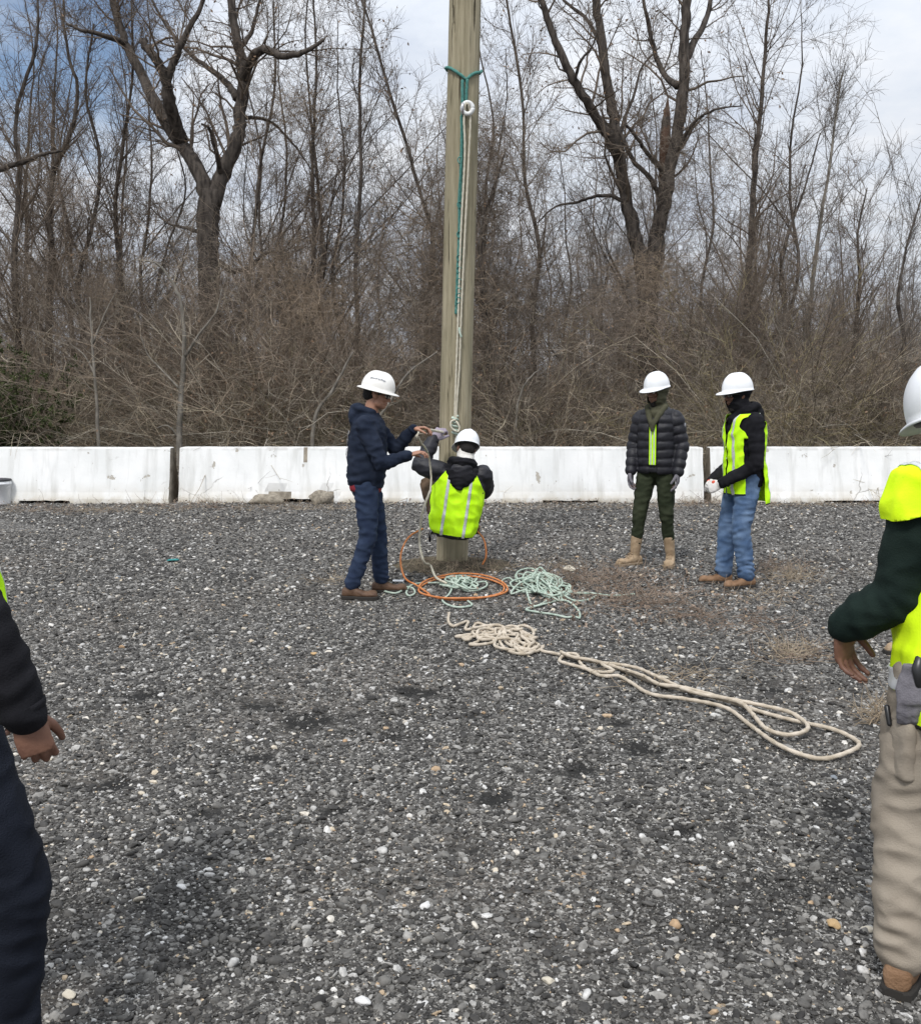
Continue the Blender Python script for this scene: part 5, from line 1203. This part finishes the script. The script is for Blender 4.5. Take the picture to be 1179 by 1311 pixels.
def std(H, **kw):
    s = H / 1.78; J = dict(pelvis=(0, 0, .95), neck=(0, .01, 1.505), head=(0, .045, 1.665), SR=(.182, -.005, 1.425), ER=(.245, -.03, 1.14), WR=(.245, .06, .89), HR=(.09, 0, .92), KR=(.11, .03, .50), AR=(.12, -.02, .095))
    for k in ('S', 'E', 'W', 'H', 'K', 'A'): J[k + 'L'] = (-J[k + 'R'][0], J[k + 'R'][1], J[k + 'R'][2])
    J.update(kw); return {k: tuple(c * s if k not in ('side',) else c for c in v) for k, v in J.items()}

def people():
    # 1 -- man in navy on the left of the pole, facing right
    b = G(468, 763); yaw = R(-90)
    J = std(1.765, pelvis=(0, .015, .97), neck=(0, .045, 1.50), head=(0, .115, 1.655), SR=(.185, .03, 1.41), ER=(.245, .16, 1.10), WR=(.17, .37, 1.17), SL=(-.18, .05, 1.42), EL=(-.19, .24, 1.19), WL=(-.10, .40, 1.37),
            HR=(.09, .02, .93), KR=(.11, .04, .52), AR=(.13, -.10, .095), HL=(-.09, .02, .93), KL=(-.11, .10, .52), AL=(-.13, .12, .095))
    P = person((b.x, b.y, gh(b.x, b.y)), yaw, 'man in navy hoodie and navy trousers, full-brim white hard hat, hands held out', J, 'skin_tan', 'navy', 'navy_twill', 'brown_leather', 'rubber',
               hands=(.45, .55), hand_n=((.2, -.3, .8), (-.2, -.5, .8)), hand_d=((-.25, .9, .25), (.1, .9, .1)), hood_down=True, hat_full=True, hat_mat='old_white_plastic', head_rot=(R(-14), 0, R(-6)), seed=1, hoodie_fold=.010,
               secs=[(-.12, .168, .132), (-.07, .176, .140), (.05, .186, .152), (.2, .188, .155), (.4, .190, .155), (.6, .194, .150), (.78, .192, .138), (.89, .178, .116), (.96, .130, .092), (1.02, .082, .078)], foot_yaw=(.10, -.05))
    glasses(P)
    g = Geo(); torso_geo(g, J, [(-.19, .160, .122), (-.15, .168, .130), (-.08, .170, .132), (0, .15, .11)]); link('shirt_hem', g.mesh(), M['red_cloth'], P['root'])
    ho, T = P['hat']; g = Geo()   # faint worn marking across the side of the shell
    for i in range(13):
        a = R(-32 + i * 5.2); zz = .070 + .014 * math.cos(math.radians(-32 + i * 5.2) * 1.6); rr = 1.0
        q = math.asin(min(.999, (1 - (zz / .150) ** 2) ** .5)); x = .118 * math.sin(q) ** .92 * math.cos(a) * 1.02; y = .142 * math.sin(q) ** .92 * math.sin(a) * 1.02
        rot = Matrix.Rotation(a, 3, 'Z') @ Matrix.Rotation(-.55, 3, 'Y'); g.box((x + .001, y, zz), (.0025, .0035 if i % 3 else .002, .005 + .003 * (i % 2)), rot)
        if i % 2: g.box((x + .001, y + .003, zz + (.006 if i % 4 == 1 else -.004)), (.0025, .004, .0018), rot)
    g.xform(T); link('faded_lettering', g.mesh(), M['print_grey'], ho, False)
    # pale print on the hoodie back
    J0 = J; g = Geo(); torso_geo(g, J, [(.3, .1915, .159), (.45, .194, .158), (.6, .1975, .153), (.72, .196, .145)], grow=.007); src = g.mesh(); ti = P['tinv']
    bm = bmesh.new(); bm.from_mesh(src); bmesh.ops.subdivide_edges(bm, edges=bm.edges[:], cuts=2, use_grid_fill=True); m2 = bpy.data.meshes.new('x'); bm.to_mesh(m2); bm.free()
    link('back_print', shell(m2, lambda c: (lambda q: q.y < -.10 and abs(q.x) < .09 and noise.noise(Vector((q.x * 60, 0, q.z * 45))) > .05)(ti @ c), .004, .001), M['print_grey'], P['root'])
    man1 = P
    # 2 -- climber facing the pole
    b = A(584, 690, 9.02); b.z = 0
    J = dict(pelvis=(-.02, 0, .50), neck=(.055, -.01, 1.01), head=(.090, .045, 1.150), SR=(.235, .0, .920), ER=(.265, .20, .76), WR=(.10, .34, .90), SL=(-.150, -.01, .955), EL=(-.330, .05, .995), WL=(-.205, .14, 1.235),
             HR=(.10, .06, .47), KR=(.20, .42, .78), AR=(.17, .56, .42), HL=(-.10, .06, .47), KL=(-.275, .42, .80), AL=(-.19, .56, .42))
    P = person((b.x, b.y, 0), R(0), 'man hanging against the pole, seen from behind, in lime vest over black padded jacket', J, 'skin_brown', 'black_nylon', 'brown_trouser', 'worn_leather', 'rubber',
               hands=(1.0, .9), hand_n=((0, -.6, .8), (-.35, -.85, .45)), hand_d=((-.2, .8, .5), (.55, .15, .75)), gloves=('mauve_glove', 'mauve_glove'), gsc=1.12, hood_down=True, head_rot=(R(-20), R(13), R(14)), seed=5, hoodie_fold=.008,
               secs=[(-.30, .14, .10), (-.24, .170, .128), (-.12, .200, .146), (.05, .216, .152), (.3, .222, .152), (.55, .226, .150), (.75, .222, .142), (.87, .20, .122), (.95, .140, .095), (1.02, .085, .078)], foot_yaw=(-.6, .6), sleeve=(.096, .090, .084, .074, .056), foot_pitch=(.3, .3), shaft=.14)
    vs = [(-.36, .13, .10), (-.28, .162, .135), (-.16, .195, .155), (.0, .214, .160), (.2, .222, .160), (.5, .228, .160), (.75, .225, .150), (.87, .20, .130), (.95, .140, .100), (1.02, .085, .08)]
    vest(P, vs, .012, -.12, -.125, 'lime', arm_x=.085, a0=.240, slope=.62, stripes=(.098,), sw=.0125, side_gap=None, neck_v=.16, top=.90)
    # hood thrown over the vest
    tm3 = P['tm'].to_3x3(); nk = P['V']['neck']; g = Geo(); rings = []
    for t, hw, dy, dz in ((0, .13, -.03, .01), (.2, .150, -.10, -.015), (.4, .145, -.145, -.06), (.6, .120, -.172, -.115), (.78, .085, -.180, -.165), (.92, .05, -.178, -.20), (1, .02, -.172, -.215)):
        rings.append([nk + tm3 @ Vector((hw * math.cos(a), dy + .042 * math.sin(a) * (1 - .35 * t) + .03 * (math.cos(a) ** 2), dz)) for a in [2 * math.pi * j / 20 for j in range(20)]])
    g.rings(rings); g.tube([nk + tm3 @ Vector(q) for q in ((.11, .03, .0), (.10, -.06, .03), (.05, -.115, .035), (0, -.13, .03), (-.05, -.115, .035), (-.10, -.06, .03), (-.11, .03, .0))], [.03, .038, .042, .045, .042, .038, .03], 12)
    link('hood', displace(remesh(g, .009, 4), folds(.010, (8, 8, 26), 2)), M['black_cloth'], P['root'])
    # white neck cloth
    g = Geo(); HM = P['HM']; g.ell((0, -.004, -.050), (.079, .088, .072)); g.tube([(0, -.01, -.06), (0, -.018, -.13)], [.078, .083], 18); g.xform(HM); me = remesh(g, .007, 3); displace(me, folds(.006, (12, 12, 30), 4))
    link('neck_cloth', me, M['white_cloth'], P['root'])
    # harness hardware
    g = Geo(); g.tube([(-.20, -.02, .43), (-.235, -.035, .40), (-.24, -.03, .32)], [.010, .014, .012], 8, True, .5); o = link('gear_strap', g.mesh(), M['black_cloth'], P['root'])
    g = Geo(); g.tube([Vector((-.215 + .020 * math.cos(a), -.045, .385 + .032 * math.sin(a))) for a in np.linspace(0, 2 * math.pi, 17)], .0045, 6, False); link('carabiner', g.mesh(), M['steel'], P['root'])
    g = Geo(); torso_geo(g, J, [(-.20, .212, .160), (-.15, .214, .162)], grow=.008); 
    climber = P
    # rope held between the two men
    h1 = man1['root']; 
    rope('held_rope_end', 'thick cream rope end pinched between the navy man and the gloved hand', [A(533, 560, 8.25), A(536, 552, 8.3), A(543, 550, 8.5), A(551, 550.5, 8.8), A(560, 552, 9.0), A(569, 553.5, 9.2)], .012, 'cream_rope')
    rope('held_rope_end', 'thin cream rope dropping between the forearms of the two men', [A(535, 559, 8.28), A(539, 567, 8.4), A(544, 573, 8.6), A(549, 585, 8.8), A(552, 610, 8.85), A(551, 628, 8.80)], .008, 'cream_rope')
    # 3 -- man in the puffer jacket
    b = G(838, 724); b3 = b
    J = std(1.80, head=(0, .06, 1.655), WR=(.222, .10, .90), ER=(.232, .0, 1.15), WL=(-.225, .07, .90), EL=(-.235, -.02, 1.15), SR=(.165, -.005, 1.415), SL=(-.165, -.005, 1.415), AR=(.17, .09, .095), KR=(.13, .09, .51), AL=(-.14, -.04, .095), KL=(-.11, .03, .50), HR=(.09, 0, .92))
    P = person((b.x, b.y, gh(b.x, b.y)), R(152), 'man in black quilted puffer jacket and olive hood with tan boots, facing the pole', J, 'skin_dark', 'black_nylon', 'green_trouser', 'tan_leather', 'tan_rubber',
               hands=(.35, .35), hand_n=((1, -.2, 0), (-1, -.2, 0)), hand_d=((0, .10, -1), (0, .10, -1)), gloves=('grey_glove', 'grey_glove'), puffer=True, strip=True, head_rot=(R(-10), 0, R(-24)), beard=True, hair=False, seed=9,
               secs=[(-.13, .168, .132), (-.08, .176, .142), (.05, .182, .146), (.3, .180, .146), (.5, .182, .148), (.68, .186, .146), (.80, .180, .136), (.89, .160, .116), (.96, .118, .096), (1.02, .088, .086)], sleeve=(.076, .068, .062, .057, .052), trouser_r=(.096, .084, .068, .060, .043), cuff_t=.74, shaft=.24, foot_yaw=(.55, -.15))
    hood_up(P, 'olive', .064, .055, -.125, depth=.03)
    nk = P['V']['neck']; g = Geo(); g.tube([nk + Vector((.085, .05, .0)), nk + Vector((.045, .125, -.08)), nk + Vector((.015, .160, -.15)), nk + Vector((.004, .165, -.22))], [.03, .03, .022, .012], 10); g.tube([nk + Vector((-.085, .05, .0)), nk + Vector((-.045, .125, -.08)), nk + Vector((-.015, .160, -.15)), nk + Vector((-.004, .165, -.22))], [.03, .03, .022, .012], 10)
    link('hood_collar', remesh(g, .008, 3), M['olive'], P['root'])
    g = Geo(); tm, Ls = torso_geo(g, {k: tuple(v) for k, v in P['V'].items()}, [(s[0], s[1], s[2]) for s in [(-.13, .17, .135), (-.08, .178, .145), (.05, .184, .149), (.3, .182, .149), (.5, .184, .151), (.68, .188, .149), (.80, .182, .139), (.89, .162, .120), (.96, .12, .10)]], grow=-.002)
    src = remesh(g, .009, 3); ti = tm.inverted(); r3 = tm.to_3x3(); pls = [(tm @ Vector((sx * w_, 0, 0)), r3 @ Vector((1, 0, 0))) for w_ in (.033, .021, .009) for sx in (-1, 1)] + [(tm @ Vector((0, 0, z)), r3 @ Vector((0, 0, 1))) for z in (.02, .40)]
    vo = link('vest', shell(src, lambda c: (lambda q: q.y > 0 and abs(q.x) < .033 and .02 < q.z < .40)(ti @ c), .002, .002, pls), M['lime'], P['root'])
    link('reflective_strip', shell(src, lambda c: (lambda q: q.y > 0 and .009 < abs(q.x) < .021 and .02 < q.z < .40)(ti @ c), .005, .0015, pls), M['reflective'], vo)
    g = Geo(); S = P['V']['SL'].lerp(P['V']['EL'], .25) + Vector((-.088, .035, 0)); g.box(S, (.004, .009, .012)); g.box(S + Vector((0, 0, -.014)), (.004, .005, .006)); link('sleeve_badge', g.mesh(), M['print_grey'], P['root'], False)
    # 4 -- man in jeans and vest
    b = G(945, 750)
    J = std(1.775, pelvis=(0, -.03, .95), head=(0, .065, 1.645), neck=(0, .005, 1.50), WL=(-.10, .235, .895), EL=(-.230, -.02, 1.06), WR=(.09, .235, .895), ER=(.230, -.02, 1.06), SL=(-.182, -.02, 1.42), SR=(.182, -.02, 1.42),
            AR=(.11, .09, .095), KR=(.10, .07, .50), AL=(-.11, -.02, .095), KL=(-.10, .04, .50), HR=(.09, -.02, .92), HL=(-.09, -.02, .92))
    P = person((b.x, b.y, gh(b.x, b.y)), R(100), 'man in blue jeans and lime vest over black hoodie, gloved hands clasped, facing left', J, 'skin_brown', 'black_cloth', 'denim', 'worn_leather', 'rubber',
               hands=(1.1, 1.1), hand_n=((.6, .6, .3), (-.6, .6, .3)), hand_d=((-.5, .6, -.3), (.5, .6, -.3)), gloves=('white_glove', 'white_glove'), head_rot=(R(-6), 0, R(6)), hair=False, seed=13, beard=True, cuff_t=.93, trouser_r=(.105, .092, .080, .076, .074), hood_down=True, hoodie_fold=.009)
    hood_up(P, 'black_cloth', .050, .040, -.085, size=.96); glasses(P)
    vs = [(-.58, .19, .180, -.012), (-.40, .19, .176, -.010), (-.20, .192, .170), (-.05, .194, .165), (.1, .190, .155), (.3, .186, .150), (.5, .194, .155, -.004), (.68, .203, .155, -.008), (.80, .203, .148, -.010), (.89, .190, .130, -.006), (.96, .142, .108), (1.02, .10, .095)]
    vest(P, vs, .006, -.14, -.235, 'lime', arm_x=.155, stripes=(.095,), sw=.014, neck_v=.12, side_gap=.085, top=.965, trim='black_trim')
    g = Geo()
    for i in (0, 1):
        m, side = P['hmats'][i]; g.ell(m @ Vector((side * .03, .055, 0)), (.024, .020, .022))
    g.ell(P['hmats'][1][0] @ Vector((0, .10, -.03)), (.030, .022, .026)); link('red_glove_palm', remesh(g, .005, 2), M['red_glove'], P['root'])
    # 5 -- near left edge, facing right
    J = std(1.78, neck=(0, -.09, 1.50), head=(0, -.085, 1.66), SL=(-.182, -.10, 1.42), EL=(-.24, -.1, 1.14), pelvis=(0, -.01, .95), ER=(.235, .150, 1.15), WR=(.235, .240, .945), SR=(.200, .030, 1.40), HR=(.095, .03, .92), KR=(.11, .165, .50), AR=(.115, .130, .095), AL=(-.13, -.16, .095), KL=(-.11, -.02, .5))
    P = person((-1.21, 2.27, gh(-1.21, 2.27)), R(-80), 'person at the near left edge in black jacket and dark jeans, arm hanging', J, 'skin_brown', 'black_cloth', 'dark_denim', 'red_leather', 'rubber', voxel=.008,
               hsc=.92, hands=(.75, .6), hand_n=((.95, .25, .1), (-1, 0, 0)), hand_d=((0, .25, -1), (0, .1, -1)), head_rot=(R(-5), 0, 0), seed=17, sleeve=(.083, .075, .067, .062, .052), trouser_r=(.100, .092, .082, .074, .070), hoodie_fold=.007, foot_yaw=(1.15, -.1), nails=True)
    vs = [(-.22, .185, .150), (-.05, .190, .158), (.1, .188, .156), (.3, .184, .154), (.5, .192, .158), (.68, .200, .158), (.80, .200, .148), (.89, .188, .128), (.96, .140, .104), (1.02, .095, .09)]
    vest(P, vs, .012, -.05, -.05, 'lime', arm_x=.150, stripes=(.09,), sw=.02, neck_v=.12, side_gap=None, top=.955, voxel=.008)
    # 6 -- near right edge, seen from behind
    J = std(1.75, pelvis=(0, 0, .95), neck=(-.03, .02, 1.44), head=(-.085, .060, 1.562), SL=(-.185, 0, 1.37), EL=(-.225, .045, 1.085), WL=(-.345, .13, .985), SR=(.185, 0, 1.37), ER=(.24, .0, 1.09), WR=(.25, .12, .88), HL=(-.125, 0, .90), KL=(-.19, .03, .49), AL=(-.225, -.06, .095), AR=(.13, .14, .095))
    P = person((1.425, 2.66, gh(1.42, 2.66)), R(6), 'person at the near right edge from behind, khaki trousers, yellow vest, open hand', J, 'skin_brown', 'dark_green', 'khaki', 'worn_leather', 'rubber', voxel=.0075,
               hands=(.6, .42), hand_n=((1, 0, 0), (-.5, .75, .35)), hand_d=((0, .2, -1), (.18, .20, -.95)), head_rot=(R(-12), R(-16), R(-8)), seed=23, sleeve=(.090, .083, .073, .066, .050), trouser_r=(.112, .102, .088, .084, .080), hoodie_fold=.006, hood_down=False, cuff_t=.96, foot_yaw=(.1, .75), nails=True)
    vs = [(-.42, .232, .185), (-.3, .232, .185), (-.15, .230, .182), (-.05, .226, .180), (.1, .215, .170), (.3, .20, .162), (.5, .200, .160), (.68, .215, .165), (.80, .215, .165), (.90, .200, .145), (.97, .150, .115), (1.03, .10, .095)]
    vest(P, vs, .010, -.19, -.19, 'yellow_lime', arm_x=.245, stripes=(.185,), sw=.028, side_gap=None, neck_v=.12, top=.985, belt=((-.10, -.05),), voxel=.008, caps=.112)
    g = Geo(); HM = P['HM']; g.ell((0, -.02, -.04), (.088, .10, .095)); g.tube([(0, -.015, -.06), (0, -.03, -.16)], [.085, .115], 18); g.xform(HM); link('hood', displace(remesh(g, .008, 3), folds(.006, (9, 9, 20), 1)), M['dark_green'], P['root'])
    # back pocket glove, pouch clip, cargo pocket
    g = Geo(); mm = frame_m(Vector((-.238, -.06, .885)), Vector((-.05, -.1, -1)), Vector((-.6, -.8, 0))); hand_geo(g, mm, 1, .2, 1.2, .03, .15, .85); link('pocket_glove', displace(remesh(g, .005, 2), lambda p, n: .003 * noise.noise(p * 40)), M['grey_glove'], P['root'])
    g = Geo(); g.tube([(-.215, -.06, .93), (-.235, -.085, .90), (-.232, -.085, .86)], [.014, .020, .012], 10, True, .6); link('belt_clip', g.mesh(), M['black_plastic'], P['root'])
    g = Geo(); pk = Vector((-.235, .0, .665)); g.loft([(0, 0, -.085, .018, .062), (0, 0, -.075, .022, .070), (0, 0, .06, .022, .072), (0, 0, .078, .016, .066)], 20, 4); g.xform(Matrix.Translation(pk)); link('cargo_pocket', displace(remesh(g, .006, 3), folds(.004, (20, 20, 20), 1)), M['khaki'], P['root'])
    g = Geo(); g.tube([pk + Vector((-.024, .02, .10)), pk + Vector((-.026, .0, .06))], [.008, .007], 8); link('pocket_knife', g.mesh(), M['black_plastic'], P['root'])
    # 7 -- mostly beyond the right edge
    J = std(1.76, AR=(.12, .10, .095), KR=(.11, .10, .5))
    P = person((2.99, 6.02, gh(2.99, 6.02)), R(96), 'person just beyond the right edge, only a tan work boot showing', J, 'skin_brown', 'black_cloth', 'brown_trouser', 'tan_leather', 'rubber', voxel=.013,
               hands=(.6, .6), hand_n=((1, 0, 0), (-1, 0, 0)), hand_d=((0, .2, -1), (0, .2, -1)), seed=27)
people()

# ------------------------------------------------------------------ small things on the ground
def small_things():
    # white bucket at the left edge
    p = G(3, 645); e = empty('bucket', (p.x - .02, p.y, 0)); props(e, 'white bucket with dark lid standing at the left edge before the barrier', 'bucket')
    g = Geo(); g.rings([[Vector((r * math.cos(2 * math.pi * j / 32), r * math.sin(2 * math.pi * j / 32), z)) for j in range(32)] for r, z in ((.135, 0), (.14, .01), (.158, .30), (.166, .302), (.166, .325), (.160, .33), (.162, .37))]); link('pail', g.mesh(), M['white_plastic'], e)
    g = Geo(); g.rings([[Vector((r * math.cos(2 * math.pi * j / 32), r * math.sin(2 * math.pi * j / 32), z)) for j in range(32)] for r, z in ((.168, .355), (.170, .372), (.160, .385), (.10, .395), (.03, .398))]); link('lid', g.mesh(), M['lid_dark'], e)
    g = Geo(); g.tube([Vector((.17 * math.cos(a), -.02 - .10 * math.sin(a), .31 - .12 * math.sin(a))) for a in np.linspace(0, math.pi, 13)], .003, 6); link('handle', g.mesh(), M['steel'], e)
    # stones that stand out
    for (px, py, s, mt, lb) in ((1067, 1187, .042, 'ochre_stone', 'rounded ochre stone, largest of its colour, near the khaki trouser leg'), (402, 838, .040, 'ochre_stone', 'small ochre stone alone on dark gravel below the brown boots'), (848, 868, .055, 'cream_stone', 'round tan stone lying just above the stretched beige rope'),
                                (545, 1162, .034, 'pale_stone', 'white pebble near the centre of the lower gravel'), (232, 1136, .030, 'pale_stone', 'bright white pebble in the lower left gravel'), (88, 1270, .036, 'cream_stone', 'cream stone near the red-brown boot at lower left'),
                                (1067, 1000, .030, 'slate_stone', 'bluish grey stone below the tip of the long rope loop'), (702, 1258, .030, 'cream_stone', 'cream pebble at the lower middle of the gravel'), (465, 1285, .038, 'pale_stone', 'flat whitish stone at the bottom edge, left of centre'),
                                (735, 757, .12, 'cream_stone', 'wide pale flat stone beyond the right pale green rope heap'), (1208 - 98, 1192, .030, 'cream_stone', 'small flat cream stone right of the ochre stone'), (152, 780 - 40, .05, 'slate_stone', 'grey stone on the far gravel under the left barrier')):
        p = G(px, py) if lb[:9] != 'wide pale' else G(728, 733)
        s_ = s; single('stone', rock_mesh(int(px), 3, .55, .25), M[mt], (p.x, p.y, gh(p.x, p.y) + s_ * .2), lb, 'stone', px * .1, scale=(s_ * 1.25, s_, s_))
    p = G(222, 720); g = Geo(); g.rings([[Vector((x, y + .02 * math.sin(x * 40), .012 + .018 * math.sin(x * 30 + y * 20) ** 2)) for x, y in ((-.09, -.03), (-.03, -.05), (.04, -.04), (.09, -.02), (.10, .02), (.04, .05), (-.04, .04), (-.09, .02))], [Vector((x * .6, y * .5, .035)) for x, y in ((-.09, -.03), (-.03, -.05), (.04, -.04), (.09, -.02), (.10, .02), (.04, .05), (-.04, .04), (-.09, .02))]])
    single('plastic_scrap', g.mesh(), M['turquoise'], (p.x, p.y, gh(p.x, p.y)), 'crumpled turquoise scrap on the far gravel, left half', 'litter', .3, scale=.7)
    p = G(512, 747); g = Geo(); g.tube([(-.055, 0, 0), (.045, 0, 0)], .011, 12); o = single('marker_pen', g.mesh(), M['white_plastic'], (p.x, p.y, gh(p.x, p.y) + .02), 'small white marker lying beside the toe of the brown boot', 'marker', -.1)
    g = Geo(); g.tube([(.04, 0, 0), (.062, 0, 0)], .0125, 12); link('cap', g.mesh(), M['lid_dark'], o)
    # straw, dead vines and leaf litter
    r = np.random.default_rng(77)
    def wisps(name, mat, spots, r0):
        wd = Wood(int(r.integers(1e6)))
        for (px, py, hw, hh, n, Ln, up) in spots:
            for _ in range(n):
                x = px + hw * r.normal() * .55; y = py + hh * r.normal() * .55; p = G(x, max(636, y)); p = np.array((p.x, min(p.y, 15.42), 0)); p[2] = gh(p[0], p[1]) + .012 + abs(r.normal()) * .012
                a = r.uniform(0, 6.28); d = np.array([math.cos(a), math.sin(a), abs(r.normal()) * up]); wd.wander(p, d, Ln * r.uniform(.4, 1.4), 4, r0 * r.uniform(.6, 1.3), r0 * .5, .28, -.05 * up)
        o = link(name, wd.crown_mesh((0, 0, 0)), M[mat], None, False); o['kind'] = 'stuff'
    wisps('dry_straw', 'straw', [(1015, 838, 32, 10, 130, .16, .5), (1135, 925, 34, 10, 170, .14, 1.0), (1010, 742, 40, 8, 140, .16, .7), (570, 733, 45, 8, 190, .14, .9), (985, 765, 60, 12, 90, .15, .4), (130, 655, 140, 4, 220, .14, .5), (380, 652, 90, 4, 220, .14, .5), (750, 650, 150, 4, 240, .14, .5), (1030, 648, 140, 3, 200, .14, .5), (700, 727, 60, 5, 80, .14, .5), (870, 870, 90, 16, 90, .12, .3), (420, 745, 40, 6, 50, .12, .4)], .0022)
    wisps('dead_vines', 'vine_litter', [(760, 745, 70, 12, 260, .22, .4), (820, 770, 80, 14, 260, .22, .3), (880, 790, 50, 10, 90, .2, .3), (990, 730, 50, 10, 100, .2, .4), (960, 800, 70, 16, 80, .18, .3), (250, 650, 90, 4, 160, .2, .6), (900, 645, 60, 4, 120, .2, .7), (70, 655, 60, 4, 90, .2, .5), (600, 728, 50, 6, 100, .2, .6), (1020, 845, 50, 14, 60, .18, .3)], .0028)
    n = 2600; px = r.uniform(-40, 1220, n); py = 640 + np.abs(r.normal(0, 7, n)); m = 1100
    px[:m] = 790 + r.normal(0, 90, m); py[:m] = 762 + r.normal(0, 22, m)
    pts = []
    for a, b_ in zip(px, py):
        p = G(a, max(637, b_)); y = min(p.y, 15.42); pts.append((p.x, y, gh(p.x, y) + .012))
    wd = Wood(5); V = wd.leaves(n, .020, np.array(pts)); o = link('leaf_litter', mesh_np('leaf_litter', V.reshape(-1, 3), np.arange(n * 4), 4), M['vine_litter'], None, False); o['kind'] = 'stuff'
small_things()
